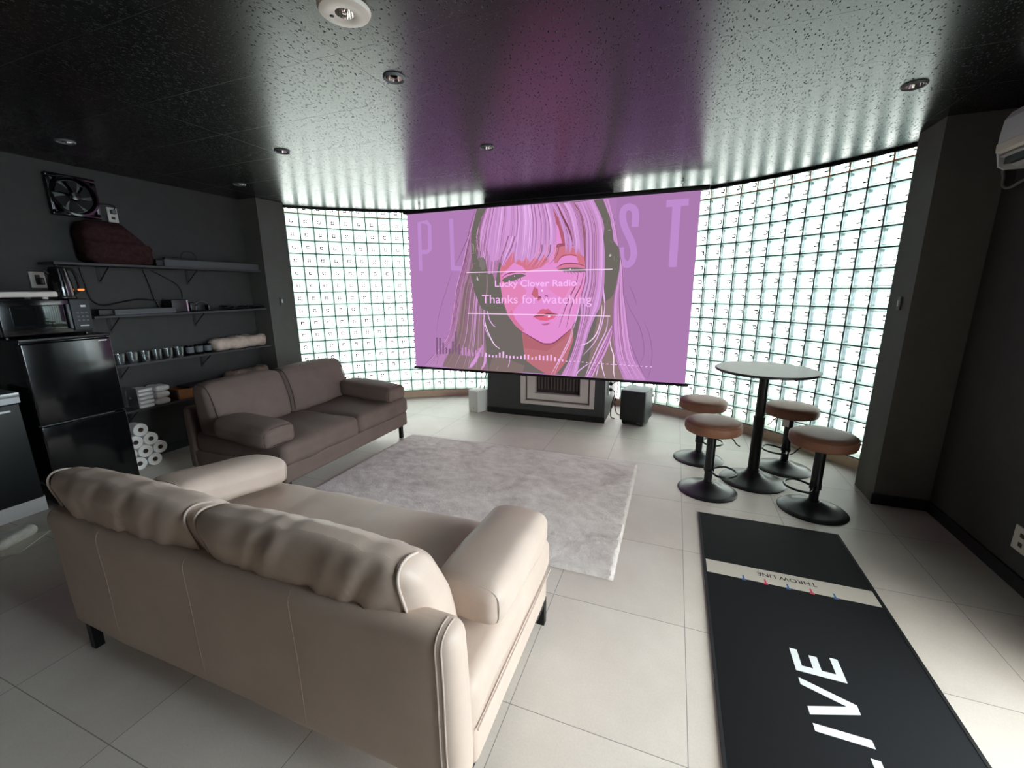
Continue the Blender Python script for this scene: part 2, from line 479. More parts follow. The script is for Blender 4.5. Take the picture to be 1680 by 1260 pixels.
# ceiling board with openings for the recessed lights
EX, EY, ER = -1.3419, 1.1895, 3.8963
aR, aL = math.asin((1.5-EX)/ER), math.asin((-4.32-EX)/ER)
edge = [(EX+ER*sin(aR+(aL-aR)*k/40), EY+ER*cos(aR+(aL-aR)*k/40)) for k in range(41)]
poly = [(-4.7, YB-.1), (2.0, YB-.1), (2.0, 3.85)] + edge + [(-4.7, 3.70)]
ceil = struct('ceiling', MB().prism(poly, CZ, CZ+.12), 'ceiling_boards')
LIGHTS = [(-1.268, 1.84, .05), (-1.273, 2.88, .05), (.999, 2.829, .052), (-2.612, 2.412, .05), (-3.747, 2.948, .05), (-3.713, 1.748, .05)]
SPOT = (-1.137, 1.38, .088)
cut = MB()
for x, y, r in LIGHTS: cut.lathe([(r*.82, CZ-.05), (r*.82, CZ+.07)], 40, (x, y, 0))
cut.lathe([(.03, CZ-.05), (.03, CZ+.05)], 32, (SPOT[0], SPOT[1], 0))
me = cut.mesh('cutter', ['black_trim']); co = bpy.data.objects.new('cutter', me); C.objects.link(co)
md = ceil.modifiers.new('holes', 'BOOLEAN'); md.object = co; md.solver = 'EXACT'
dg = bpy.context.evaluated_depsgraph_get(); dg.update()
nm = bpy.data.meshes.new_from_object(ceil.evaluated_get(dg))
ceil.modifiers.clear(); ceil.data = nm
bpy.data.objects.remove(co)

# rim of the ceiling in front of the blocks, and the cover of the slot behind it
rim = MB()
E2 = [(EX+ER*sin(aR+(aL-aR)*k/40), EY+ER*cos(aR+(aL-aR)*k/40)) for k in range(41)]
E3 = [(EX+(ER+.018)*sin(aR+(aL-aR)*k/40), EY+(ER+.018)*cos(aR+(aL-aR)*k/40)) for k in range(41)]
rim.prism(E2+E3[::-1], CZ-.022, TOP)
struct('trim_1', rim, 'black_trim')
G2 = [(GX+(GR+.105)*sin(TR+.02+(TL-TR-.04)*k/40), GY+(GR+.105)*cos(TR+.02+(TL-TR-.04)*k/40)) for k in range(41)]
struct('trim_2', MB().prism([(2.0, 3.6)]+[(2.0, 4.0)]+G2+[(-4.7, 3.9), (-4.7, 3.6)]+E2[::-1], TOP, TOP+.03), 'black_trim')

# walls
struct('wall_left', MB().box((XL-.25, YB, 0), (XL, 3.72, TOP)), 'charcoal_paint')
DY0, DY1, DZ = DOORSPEC
wr = MB().box((XR, YB, 0), (XR+.2, DY0, TOP)).box((XR, DY0, DZ), (XR+.2, DY1, TOP)).box((XR, DY1, 0), (XR+.2, 3.40, TOP))
struct('wall_right', wr, 'charcoal_paint')
struct('wall_back', MB().box((-4.7, YB-.1, 0), (2.0, YB, TOP)), 'back_bounce_plaster')
struct('wall_front_left', MB().box((XL-.3, 3.40, 0), (-4.12, 3.725, TOP)).box((XL-.3, 3.725, 0), (-4.322, 3.90, TOP)), 'pillar_lit_paint')
struct('wall_front_right', MB().box((1.375, 3.385, 0), (XR+.3, 3.69, TOP)).box((1.505, 3.69, 0), (XR+.3, 3.985, TOP)), 'pillar_lit_paint')
# column in the middle of the bow, with a window recess on its face
cx0, cx1, cy, cy1 = -2.065, -.652, 4.56, 5.50
wx0, wx1, wz0, wz1 = -1.637, -.767, .150, 1.75
col_ = MB().box((cx0, cy, 0), (wx0, cy1, TOP)).box((wx1, cy, 0), (cx1, cy1, TOP)).box((wx0, cy, 0), (wx1, cy1, wz0)).box((wx0, cy, wz1), (wx1, cy1, TOP)).box((wx0, cy+.16, wz0), (wx1, cy1, wz1))
struct('wall_column', col_, 'column_paint')
# baseboards
struct('baseboard_right', MB().box((XR-.012, DY1, 0), (XR, 3.385, .075)), 'black_base')
struct('baseboard_front_right', MB().box((1.365, 3.373, 0), (XR-.012, 3.385, .075)), 'black_base')
struct('baseboard_left', MB().box((XL, 1.9, 0), (XL+.012, 3.40, .075)), 'black_base')
struct('baseboard_column', MB().box((cx0-.005, cy-.012, 0), (cx1+.005, cy, .068)), 'black_base')

# low tiled kerbs under the blocks
thcL, thcR = math.asin((cx0-GX)/GR), math.asin((cx1-GX)/GR)
for i, (a, b) in enumerate(((TL-.02, thcL), (thcR, TR+.02))):
    mb = MB(); A = [arcp(a+(b-a)*k/30, GR-.012, 0)[:2] for k in range(31)]; B = [arcp(a+(b-a)*k/30, GR+.11, 0)[:2] for k in range(31)]
    mb.prism(A+B[::-1], 0, GZ0-.004)
    struct('trim_%d' % (3+i), mb, 'plinth_tile')

# glass block walls
def frame_at(th):
    o = Vector((sin(th), cos(th), 0)); t = Vector((cos(th), -sin(th), 0)); c = Vector((GX, GY, 0))+o*GR
    return c, t, o
def glass_wall(name, cols, th0, sgn):
    g = MB(); mo = MB()
    a = .0716
    for j in range(cols):
        th = th0+sgn*(j+.5)*PH/GR
        c, t, o = frame_at(th)
        for k in range(16):
            zc = GZ0+(k+.5)*PV
            def P(u, v, d): return tuple(c+t*u+o*d+Vector((0, 0, zc+v)))
            def ring(s0, d0, s1, d1, mi):
                q = [P(su*s0, sv*s0, d0) for su, sv in ((-1,-1),(1,-1),(1,1),(-1,1))]+[P(su*s1, sv*s1, d1) for su, sv in ((-1,-1),(1,-1),(1,1),(-1,1))]
                g.add(q, [(i, (i+1) % 4, 4+(i+1) % 4, 4+i) for i in range(4)], mi)
            ring(a, .004, a-.004, 0, 0); ring(a-.004, 0, a-.013, 0, 0); ring(a-.013, 0, a-.019, .006, 0)
            s = a-.019; g.add([P(-s, -s, .006), P(s, -s, .006), P(s, s, .006), P(-s, s, .006)], [(0,1,2,3)], 1)
            ring(a-.001, .006, a-.004, .088, 2)
            ring(a-.004, .088, .050, .088, 4)
            n = 6; L = .021; vs = []
            ring(.050, .088, L, .088, 5)
            for iv in range(n+1):
                for iu in range(n+1):
                    u = -1+2*iu/n; v = -1+2*iv/n
                    vs.append(P(u*L, v*L, .088+.024*(1-(u*u+v*v)/2)))
            g.add(vs, [(y*(n+1)+x, y*(n+1)+x+1, (y+1)*(n+1)+x+1, (y+1)*(n+1)+x) for y in range(n) for x in range(n)], 3)
    w = .0046
    for j in range(cols+1):
        c, t, o = frame_at(th0+sgn*j*PH/GR)
        for z0, z1, mi in ((GZ0-.004, GZ0+14.9*PV, 0), (GZ0+14.9*PV, GZ0+16*PV, 1)):
            vs = [tuple(c+t*u+o*d+Vector((0, 0, z))) for z in (z0, z1) for u, d in ((-w, -.001), (w, -.001), (w, .03), (-w, .03))]
            mo.add(vs, [(0,3,2,1),(4,5,6,7),(0,1,5,4),(1,2,6,5),(2,3,7,6),(3,0,4,7)], mi)
    for k in range(17):
        z = GZ0+k*PV
        for j in range(cols):
            c0, t0, o0 = frame_at(th0+sgn*j*PH/GR); c1, t1, o1 = frame_at(th0+sgn*(j+1)*PH/GR)
            vs = [tuple(c_+o_*d+Vector((0, 0, z+h))) for c_, o_ in ((c0, o0), (c1, o1)) for d, h in ((-.001, -w), (.03, -w), (.03, w), (-.001, w))]
            mo.add(vs, [(0,3,2,1),(4,5,6,7),(0,1,5,4),(1,2,6,5),(2,3,7,6),(3,0,4,7)], 1 if k >= 15 else 0)
    root = bpy.data.objects.new(name, None); C.objects.link(root); root['kind'] = 'structure'
    me = g.mesh('glass_blocks', ['block_rim', 'pane_glass', 'block_side', 'block_lens', 'block_back', 'block_clear'])
    # smooth the lens faces only
    me.polygons.foreach_set('use_smooth', [p.material_index == 3 for p in me.polygons])
    ob = bpy.data.objects.new('glass_blocks', me); C.objects.link(ob); ob.parent = root
    struct('mortar_joints', mo, ['mortar', 'rusty_mortar'], root)
NLc = int(round((thcL-TL)*GR/PH)); NRc = int(round((TR-thcR)*GR/PH))
glass_wall('window_1', NLc, TL, 1)
glass_wall('window_2', NRc, TR, -1)

# painted window in the face of the column
root = bpy.data.objects.new('window_3', None); C.objects.link(root); root['kind'] = 'structure'
def fr(mb, x0, x1, z0, z1, w, y0, y1, mi=0):
    mb.box((x0, y0, z0), (x0+w, y1, z1), mi).box((x1-w, y0, z0), (x1, y1, z1), mi).box((x0+w, y0, z0), (x1-w, y1, z0+w*.75), mi).box((x0+w, y0, z1-w), (x1-w, y1, z1), mi)
f_ = MB(); fr(f_, wx0, wx1, wz0, wz1, .052, 4.548, 4.60); struct('window_frame', f_, 'frame_white', root)
f_ = MB(); fr(f_, wx0+.052, wx1-.052, wz0+.039, wz1-.052, .022, 4.585, 4.62); struct('frame_groove', f_, 'frame_groove', root)
f_ = MB(); fr(f_, wx0+.074, wx1-.074, wz0+.058, wz1-.074, .094, 4.575, 4.65); struct('sash', f_, 'frame_white', root)
gp = MB().box((wx0+.16, 4.66, wz0+.12), (wx1-.16, 4.68, wz1-.16)); struct('back_panel', gp, 'grille_dark', root)
gb = MB(); x = wx0+.19
while x < wx1-.19:
    gb.box((x, 4.64, wz0+.17), (x+.016, 4.655, wz1-.17)); x += .038
struct('grille_bars', gb, 'grille_bar', root)

# unseen glazed door added in the right wall to light floor and tan sofa
root = bpy.data.objects.new('added_door_1', None); C.objects.link(root); root['kind'] = 'structure'
f_ = MB(); ym = (DY0+DY1)/2
for y0, y1 in ((DY0, ym), (ym, DY1)):
    for a, b in ((y0, y0+.045), (y1-.045, y1)): f_.box((XR+.06, a, 0), (XR+.11, b, DZ))
    f_.box((XR+.06, y0, 0), (XR+.11, y1, .06)).box((XR+.06, y0, DZ-.05), (XR+.11, y1, DZ))
struct('door_frame', f_, 'door_frame_metal', root)
for y0, y1 in ((DY0, ym), (ym, DY1)):
    struct('door_pane', MB().box((XR+.082, y0+.045, .06), (XR+.088, y1-.045, DZ-.05)), 'door_glass', root)
struct('door_handle', MB().tube([(XR+.03, ym-.09, .85), (XR+.03, ym-.09, 1.25)], .012).tube([(XR+.03, ym-.09, .9), (XR+.07, ym-.09, .9)], .008).tube([(XR+.03, ym-.09, 1.2), (XR+.07, ym-.09, 1.2)], .008), 'silver', root, True)

# ================================================================== CEILING LIGHTS
names = ['recessed downlight in the ceiling next to the large white emergency light',
         'recessed downlight in the ceiling in front of the projector screen, farthest along the centre joint',
         'recessed downlight in the ceiling at the right, towards the air conditioner',
         'recessed downlight in the ceiling over the brown sofa, in the window reflection',
         'recessed downlight in the dark ceiling corner by the left end of the block wall',
         'recessed downlight in the dark ceiling above the wall fan']
for (x, y, r), lb in zip(LIGHTS, names):
    t = thing('ceiling_downlight', lb, 'ceiling light', (x, y, CZ), 'recessed downlights')
    part('trim_ring', MB().lathe([(r*.78, CZ-.001), (r*.80, CZ-.007), (r*.9, CZ-.010), (r, CZ-.004), (r*1.01, CZ)], 40, (x, y, 0), cap=False), 'grey_plastic', t, True)
    part('reflector', MB().lathe([(r*.79, CZ-.002), (r*.74, CZ+.02), (r*.6, CZ+.045), (r*.35, CZ+.06), (0.001, CZ+.064)], 40, (x, y, 0), cap=False), 'chrome', t, True)
    part('bulb', MB().lathe([(0.001, CZ+.012), (r*.3, CZ+.016), (r*.42, CZ+.028), (r*.42, CZ+.04), (r*.25, CZ+.058)], 24, (x, y, 0)), 'downlight_dark', t, True)
x, y, r = SPOT
t = thing('ceiling_emergency_light', 'large round white emergency light on the ceiling with a small lamp in its middle', 'ceiling light', (x, y, CZ))
part('cover_plate', MB().lathe([(.031, CZ-.012), (.036, CZ-.016), (r*.75, CZ-.016), (r*.94, CZ-.012), (r, CZ-.003), (r, CZ)], 56, (x, y, 0), cap=False), 'light_beige_trim', t, True)
part('reflector', MB().lathe([(.031, CZ-.013), (.027, CZ+.01), (.018, CZ+.03), (.001, CZ+.034)], 32, (x, y, 0), cap=False), 'chrome', t, True)
part('lamp', MB().lathe([(.001, CZ-.014), (.008, CZ-.012), (.011, CZ-.002), (.009, CZ+.02)], 20, (x, y, 0)), 'chrome', t, True)
part('test_button', MB().lathe([(.001, CZ-.020), (.007, CZ-.019), (.008, CZ-.014)], 16, (x-.045, y-.012, 0)), 'black_plastic', t, True)

PICTURE_COLOURS = [(177,127,182),(171,123,176),(191,141,206),(190,138,192),(140,118,120),(112,105,102),(142,119,118),(130,113,110),(188,114,124),(180,104,116),(228,144,210),(226,134,184),(229,136,192),(214,122,160),(212,118,142),(208,118,136),(215,125,160),(180,95,115),(198,104,124),(120,70,95),(160,84,104),(160,76,100),(176,90,104),(250,215,250),(214,104,134),(226,104,138),(120,58,70),(192,100,146),(130,66,92),(176,124,168),(215,158,218),(152,102,138),(170,112,150),(198,142,200),(205,148,208),(232,182,238),(236,150,190),(203,146,205),(130,70,90),(150,95,110),(206,150,208),(236,160,206),(240,170,200),(200,144,202),(150,100,152),(205,150,205),(160,120,140),(128,104,112),(175,135,150),(110,105,98),(128,120,116),(108,104,98),(160,156,150),(190,186,180),(200,196,190),(210,205,205),(190,185,180),(130,126,120),(128,124,118),(170,130,150),(128,92,128),(200,140,198),(246,190,244),(240,190,240)]
# drawing on the screen, millimetres from its lower left corner: p = filled shape, l/s/b/e = line (colour,width)
ART = '''
p0 0,1737 3047,1737 3047,0 0,0
p1 2322,1736 3047,1737 3047,0 2344,-3
l2,45 142,1119 156,1641 254,1642 287,1604 281,1353 241,1323 151,1326
l2,47 561,1658 560,1117
l2,47 547,1137 664,1131
s2,62 2502,1465 2502,1563 2486,1620 2439,1646 2392,1623 2384,1555 2410,1464 2478,1330 2504,1230 2483,1147 2434,1128 2389,1183 2379,1287
l2,60 2765,1648 2952,1650
l2,71 2854,1626 2857,1094
p3 876,1734 799,1559 752,1435 672,1148 590,867 539,725 541,537 449,360 408,308 286,174 119,13 964,6 943,327 914,616 890,703 832,861 781,932 785,1069 796,1298 806,1522 897,1732
p4 711,979 680,853 630,693 575,447 521,278 439,139 376,14 708,-1 955,1 943,327 914,616 890,703 809,978
p5 876,1734 806,1522 796,1298 805,1145 777,1084 809,967 841,866 890,703 918,576 943,327 959,2 1629,11 2307,-3 2370,-8 2334,512 2334,852 2379,1090 2382,1113 2369,1261 2307,1344 2293,1451 2268,1564 2190,1733 2184,1732 1672,1731 1145,1735
p6 2214,787 2262,782 2307,815 2334,852 2334,512 2380,212 2466,-2 2292,-3 2084,3 2133,329 2182,624
p7 1125,168 1020,147 964,-6 1123,-4 1381,4 1406,86
p8 1377,449 1398,245 1431,135 1531,69 1661,5 1758,3 1865,143 1944,390 1926,517
p9 1381,450 1406,277 1659,257 1860,403 1923,509
p10 1128,1056 1135,919 1154,797 1216,627 1299,519 1373,459 1464,411 1594,346 1658,334 1737,351 1844,438 1919,508 1976,621 1994,789 2052,940 2040,1330 2034,1436 1905,1702 1679,1718 1382,1469 1222,1332 1129,1113
p11 1130,1056 1135,919 1154,797 1212,642 1257,604 1291,690 1406,812 1430,887 1382,947 1235,979
p12 1651,915 1743,944 2034,941 2009,783 1913,769 1776,827
p13 1212,642 1299,519 1373,459 1406,475 1299,589 1258,689
p14 1127,1008 1137,1143 1238,1361 1303,1416 1477,1329 1693,1257 1664,1173 1587,1121 1478,1099 1430,1084 1382,1137 1286,1176 1212,1111 1136,1053
p15 1724,1312 1759,1335 1841,1322 2042,1286 2045,1092 1989,1122 1954,1213 1887,1236 1821,1233 1769,1198 1759,1163 1726,1160
p16 1748,1106 1808,1147 1889,1154 1977,1143 2043,1113 2044,1085 1771,1095
p17 1679,1718 1747,1656 1808,1516 1833,1350 1804,1351 1764,1505 1718,1576 1688,1639
p18 1514,927 1554,905 1559,842 1590,808 1558,782 1518,820 1482,850
s19,11 1558,816 1578,826 1590,816
s19,11 1629,831 1648,836 1664,827
p20 1724,1309 1741,1333 1767,1347 1826,1351 1925,1340 1922,1317 1834,1325 1767,1314
p5 1148,995 1169,1018 1227,1045 1301,1062 1374,1065 1430,1042 1374,1028 1325,1008 1260,986 1185,974
b21,13 1144,1022 1203,1062 1285,1079 1358,1083 1422,1069
p5 1760,1095 1808,1108 1883,1114 1964,1112 2044,1097 2045,1069 1921,1071 1831,1077
b21,13 1747,1111 1793,1140 1845,1152 1904,1153 1977,1144 2039,1123
b22,13 1755,1159 1791,1214 1843,1234 1917,1233 1968,1219
e5,9 1831,1077 1843,1061
e5,9 1865,1074 1878,1051
e5,9 1898,1072 1914,1045
e5,9 1928,1071 1951,1047
e5,9 1957,1070 1980,1053
e5,9 1987,1072 2012,1057
e5,9 1358,1022 1370,992
e5,9 1317,1008 1337,981
e5,9 1285,997 1301,974
l23,13 1889,1099 1898,1097
l23,13 1290,1040 1299,1041
p24 1499,613 1543,647 1583,692 1614,703 1640,694 1665,704 1720,662 1775,648 1654,642 1575,634
p25 1516,608 1567,627 1654,641 1767,646 1733,607 1655,577 1576,581
b26,17 1499,611 1551,629 1615,634 1654,651 1701,650 1775,647
p27 1592,543 1694,558 1663,534 1624,529
l23,17 1666,621 1690,625
b28,13 1340,476 1464,410 1594,344 1658,334 1737,350 1844,437 1919,506
p29 939,1729 1296,1736 1343,1565 1278,1382 1162,1151 1121,1190 1076,987 1032,873 972,865 985,1103 911,1248 910,1398 900,1517
e30,15 949,1732 884,1555 865,1400 900,1249 926,1172
e31,8 976,1732 908,1549 884,1391 913,1240 932,1152
e31,4 973,1732 902,1550 881,1393 910,1242 932,1156
e30,8 1000,1732 927,1545 899,1384 925,1233 939,1135
e30,12 1006,1732 931,1544 906,1382 926,1231 943,1131
e30,12 1013,1732 943,1542 908,1379 930,1228 947,1124
e30,10 1040,1732 961,1537 929,1370 941,1220 957,1104
e30,14 1046,1732 967,1536 932,1368 950,1218 953,1100
e30,8 1056,1733 980,1533 937,1365 955,1214 958,1091
e30,10 1081,1733 1002,1529 957,1357 966,1207 964,1073
e31,8 1079,1733 1001,1529 958,1357 964,1207 964,1074
e30,9 1093,1733 1014,1526 964,1351 971,1201 971,1061
e31,4 1118,1733 1034,1521 981,1343 986,1193 979,1042
e31,5 1115,1733 1032,1522 983,1344 981,1195 978,1045
e31,5 1128,1733 1041,1519 992,1340 987,1191 980,1036
e30,9 1145,1733 1061,1515 1002,1333 999,1184 991,1018
e31,4 1150,1733 1065,1514 1008,1332 998,1182 989,1016
e30,12 1185,1733 1098,1507 1029,1320 1017,1171 1002,989
e30,15 1176,1733 1091,1509 1028,1322 1014,1173 998,994
e32,8 1205,1733 1112,1504 1044,1314 1025,1165 1006,974
e33,15 1205,1733 1114,1504 1043,1314 1020,1165 1009,974
e32,8 1221,1733 1129,1500 1055,1308 1031,1159 1012,961
e32,8 1227,1734 1139,1498 1059,1304 1040,1156 1014,952
e30,16 1253,1734 1153,1494 1077,1297 1046,1149 1025,935
e33,8 1258,1734 1165,1492 1081,1294 1052,1146 1024,927
e30,11 1267,1734 1170,1491 1085,1292 1053,1144 1025,924
p34 998,1738 1679,1730 1697,1625 1719,1417 1709,1278 1656,1201 1617,1246 1571,1186 1524,1227 1462,1178 1430,1230 1382,1181 1342,1211 1302,1168 1286,1293 1212,1215 1171,1142 1154,1157 1222,1405 1130,1218 1038,1190 973,1342
e30,12 1006,1740 971,1621 934,1492 903,1330 876,1195
e30,12 1084,1739 1059,1616 1028,1487 1001,1326 973,1168
e35,13 1162,1737 1146,1610 1122,1482 1097,1322 1071,1215
e30,16 1238,1736 1232,1605 1213,1477 1192,1319 1166,1203
e30,18 1314,1735 1317,1600 1304,1473 1285,1315 1259,1177
e30,13 1389,1734 1400,1595 1393,1468 1377,1312 1352,1241
e35,9 1463,1733 1483,1590 1482,1464 1468,1308 1443,1159
e30,18 1536,1732 1565,1585 1568,1460 1558,1305 1533,1187
e30,9 1608,1731 1645,1580 1654,1455 1646,1301 1621,1227
e33,18 1679,1730 1725,1576 1739,1451 1733,1298 1708,1263
e32,4 1022,1739 989,1620 953,1491 923,1329 896,1195
e33,12 1100,1738 1077,1615 1047,1486 1020,1325 993,1178
e30,13 1177,1737 1163,1609 1140,1481 1116,1322 1089,1174
e30,14 1254,1736 1249,1604 1232,1477 1210,1318 1184,1176
e31,8 1329,1735 1334,1599 1322,1472 1304,1314 1278,1202
e35,16 1404,1734 1417,1594 1411,1468 1395,1311 1370,1173
e31,7 1477,1733 1499,1589 1499,1463 1486,1307 1461,1206
e32,9 1550,1732 1581,1584 1586,1459 1575,1304 1551,1220
e31,7 1622,1730 1661,1579 1671,1454 1663,1301 1638,1258
e31,7 1037,1739 1006,1619 972,1490 942,1328 917,1256
e33,11 1115,1738 1094,1614 1066,1485 1039,1325 1013,1238
e32,8 1193,1737 1181,1608 1158,1480 1135,1321 1109,1190
e33,10 1269,1736 1266,1603 1250,1476 1229,1317 1203,1190
e35,12 1344,1735 1350,1598 1340,1471 1322,1314 1296,1155
e35,9 1418,1734 1434,1593 1429,1467 1414,1310 1389,1170
e30,17 1492,1732 1516,1588 1516,1462 1504,1307 1479,1174
e30,12 1565,1731 1597,1583 1603,1458 1593,1303 1568,1230
e35,16 1636,1730 1677,1578 1688,1453 1681,1300 1656,1237
e30,8 1053,1739 1024,1618 991,1489 962,1328 935,1222
e30,14 1131,1738 1111,1613 1084,1484 1059,1324 1032,1167
e33,19 1208,1737 1198,1607 1177,1479 1154,1320 1128,1203
e31,4 1284,1736 1283,1602 1268,1475 1248,1317 1222,1177
e33,11 1359,1734 1367,1597 1358,1470 1340,1313 1315,1151
e30,15 1433,1733 1450,1592 1446,1466 1432,1309 1407,1192
e31,9 1507,1732 1532,1587 1534,1461 1522,1306 1497,1189
e33,18 1579,1731 1613,1582 1620,1457 1611,1303 1586,1259
e30,17 1651,1730 1693,1577 1705,1453 1698,1299 1674,1222
e31,7 1069,1739 1042,1617 1010,1488 981,1327 954,1175
e33,8 1146,1738 1129,1611 1103,1483 1078,1323 1051,1160
e30,14 1223,1736 1215,1606 1195,1478 1173,1319 1146,1175
e33,15 1299,1735 1300,1601 1286,1474 1266,1316 1241,1227
e33,11 1374,1734 1384,1596 1376,1469 1359,1312 1334,1207
e35,16 1448,1733 1467,1591 1464,1465 1450,1309 1425,1155
e30,12 1521,1732 1548,1586 1551,1460 1540,1305 1515,1189
e31,6 1593,1731 1629,1581 1637,1456 1628,1302 1604,1219
e33,18 1665,1730 1709,1577 1722,1452 1716,1299 1692,1196
e30,13 1539,1348 1532,1277 1493,1206 1430,1149
e36,13 1568,1347 1561,1276 1523,1206 1460,1116
e31,13 1597,1346 1590,1275 1552,1205 1490,1121
e30,13 1626,1344 1620,1274 1582,1204 1520,1127
e36,13 1655,1343 1649,1273 1611,1203 1550,1106
e31,13 1684,1342 1678,1272 1640,1202 1579,1140
e30,13 1713,1341 1706,1271 1669,1201 1609,1126
e36,13 1741,1340 1735,1270 1698,1200 1638,1144
e31,13 1770,1338 1764,1269 1727,1199 1667,1146
e30,13 1327,1443 1286,1330 1229,1237 1166,1146
e31,13 1303,1444 1262,1331 1209,1237 1160,1146
e35,13 1279,1445 1238,1331 1188,1238 1153,1146
e30,13 1255,1447 1214,1332 1168,1239 1147,1146
e31,13 1231,1448 1189,1333 1147,1239 1140,1147
p37 1679,1728 1934,1723 2001,1599 2034,1463 2045,1245 2026,1211 1997,1233 1973,1302 1946,1234 1914,1346 1887,1250 1862,1362 1843,1252 1825,1419 1763,1587 1717,1665
e31,4 1683,1728 1747,1635 1809,1475 1833,1350 1838,1284
e30,13 1695,1728 1759,1635 1819,1474 1843,1349 1848,1264
e33,14 1707,1728 1770,1634 1829,1474 1853,1349 1859,1233
e33,16 1719,1727 1782,1633 1839,1473 1863,1348 1868,1231
e31,7 1731,1727 1793,1632 1849,1473 1873,1348 1878,1225
e33,12 1743,1727 1805,1632 1859,1472 1882,1348 1888,1225
e30,12 1756,1727 1816,1631 1870,1472 1892,1347 1896,1272
e33,9 1768,1726 1828,1630 1880,1471 1902,1347 1906,1279
e32,6 1780,1726 1839,1629 1890,1471 1912,1346 1917,1210
e32,5 1792,1726 1851,1629 1900,1470 1921,1346 1925,1258
e32,8 1804,1726 1862,1628 1910,1470 1931,1345 1935,1251
e30,10 1815,1725 1873,1627 1920,1469 1941,1345 1945,1260
e35,9 1827,1725 1885,1627 1930,1469 1950,1345 1955,1217
e30,10 1839,1725 1896,1626 1940,1468 1960,1344 1965,1212
e30,16 1851,1725 1907,1625 1950,1467 1970,1344 1974,1236
e30,17 1863,1725 1919,1624 1959,1467 1979,1343 1983,1237
e32,5 1875,1724 1930,1624 1969,1466 1989,1343 1993,1223
e31,4 1887,1724 1941,1623 1979,1466 1998,1343 2001,1266
e31,5 1898,1724 1952,1622 1989,1465 2008,1342 2012,1229
e32,7 1910,1724 1964,1621 1999,1465 2018,1342 2021,1227
e31,5 1922,1723 1975,1621 2009,1464 2027,1341 2029,1277
e30,15 1934,1723 1986,1620 2019,1464 2037,1341 2041,1208
b38,19 1746,1723 1806,1598 1875,1471 1914,1346
b39,22 1912,1721 1986,1620 2018,1491 2033,1327 2038,1162
p40 1934,1723 2001,1586 2034,1436 2043,1231 2044,1123 2044,969 2001,798 2006,615 1987,481 1947,300 1889,144 1813,-9 1985,2 2025,197 2072,380 2112,521 2159,646 2200,734 2229,911 2236,1084 2231,1225 2223,1413 2190,1561 2105,1730
b31,8 1936,1723 2004,1585 2036,1436 2046,1231 2047,1122 2047,968 2004,797 2008,615 1989,482 1948,301 1891,145 1816,-9
b31,8 1938,1723 2006,1585 2039,1435 2049,1231 2050,1122 2049,967 2007,796 2011,615 1991,482 1950,302 1892,145 1818,-9
b30,13 1949,1724 2018,1583 2051,1434 2060,1230 2062,1119 2061,964 2019,792 2020,617 1999,485 1958,307 1901,149 1829,-8
b31,8 1952,1724 2021,1583 2054,1434 2063,1230 2065,1119 2063,963 2022,791 2022,618 2001,486 1960,308 1903,149 1831,-8
b30,12 1954,1724 2024,1583 2057,1433 2066,1230 2068,1118 2066,962 2025,790 2025,618 2002,486 1962,309 1905,150 1834,-8
b31,4 1962,1724 2032,1581 2065,1432 2074,1230 2076,1117 2074,959 2034,787 2032,620 2008,488 1967,313 1911,153 1842,-7
b31,7 1968,1725 2039,1581 2072,1431 2081,1230 2083,1115 2081,957 2041,785 2037,621 2012,489 1972,316 1916,154 1848,-7
b30,9 1975,1725 2046,1580 2079,1431 2088,1229 2090,1114 2088,955 2049,782 2043,622 2017,491 1977,319 1921,157 1854,-6
b30,8 1980,1725 2053,1579 2085,1430 2094,1229 2097,1112 2094,953 2055,780 2048,623 2021,492 1981,321 1926,158 1860,-6
b30,13 1980,1725 2052,1579 2085,1430 2094,1229 2096,1112 2094,953 2055,780 2048,623 2021,492 1981,321 1926,158 1860,-6
b30,8 1984,1725 2056,1578 2089,1429 2098,1229 2100,1112 2098,952 2059,779 2051,624 2024,493 1983,323 1929,159 1863,-6
b31,5 1993,1726 2067,1577 2100,1428 2109,1229 2111,1109 2108,948 2070,775 2060,626 2031,495 1991,328 1936,162 1873,-5
b31,8 2000,1726 2074,1576 2107,1427 2116,1229 2119,1108 2115,946 2078,773 2065,627 2036,497 1995,331 1941,164 1880,-5
b32,7 2001,1726 2075,1576 2108,1427 2117,1229 2120,1108 2116,946 2079,773 2066,627 2036,497 1996,331 1942,165 1881,-5
b33,11 2007,1726 2082,1575 2115,1426 2123,1228 2126,1106 2123,944 2086,771 2071,628 2041,498 2000,334 1947,166 1886,-4
b30,13 2016,1727 2092,1574 2125,1425 2133,1228 2136,1104 2132,941 2096,767 2080,630 2047,500 2007,338 1954,169 1895,-4
b31,7 2016,1727 2092,1574 2125,1425 2133,1228 2136,1104 2133,941 2096,767 2080,630 2047,501 2007,338 1954,169 1896,-4
b33,9 2022,1727 2099,1573 2132,1424 2140,1228 2143,1103 2139,939 2103,765 2085,631 2052,502 2011,341 1959,171 1902,-3
b32,8 2027,1727 2105,1572 2137,1424 2146,1228 2149,1102 2145,937 2110,763 2090,632 2056,503 2015,343 1963,173 1907,-3
b32,8 2031,1727 2109,1571 2142,1423 2150,1227 2153,1101 2149,936 2114,762 2093,632 2058,504 2018,345 1966,174 1911,-3
b32,5 2040,1728 2119,1570 2152,1422 2160,1227 2164,1099 2159,933 2125,758 2102,634 2065,506 2025,350 1974,177 1920,-2
b30,10 2043,1728 2122,1570 2155,1421 2163,1227 2167,1098 2162,932 2128,757 2104,635 2067,507 2027,351 1976,178 1923,-2
b32,5 2045,1728 2124,1569 2157,1421 2165,1227 2169,1098 2164,931 2130,756 2106,635 2068,507 2028,352 1977,178 1924,-2
b33,13 2051,1728 2131,1568 2164,1420 2172,1227 2176,1096 2170,929 2137,754 2111,636 2073,509 2033,355 1982,180 1931,-1
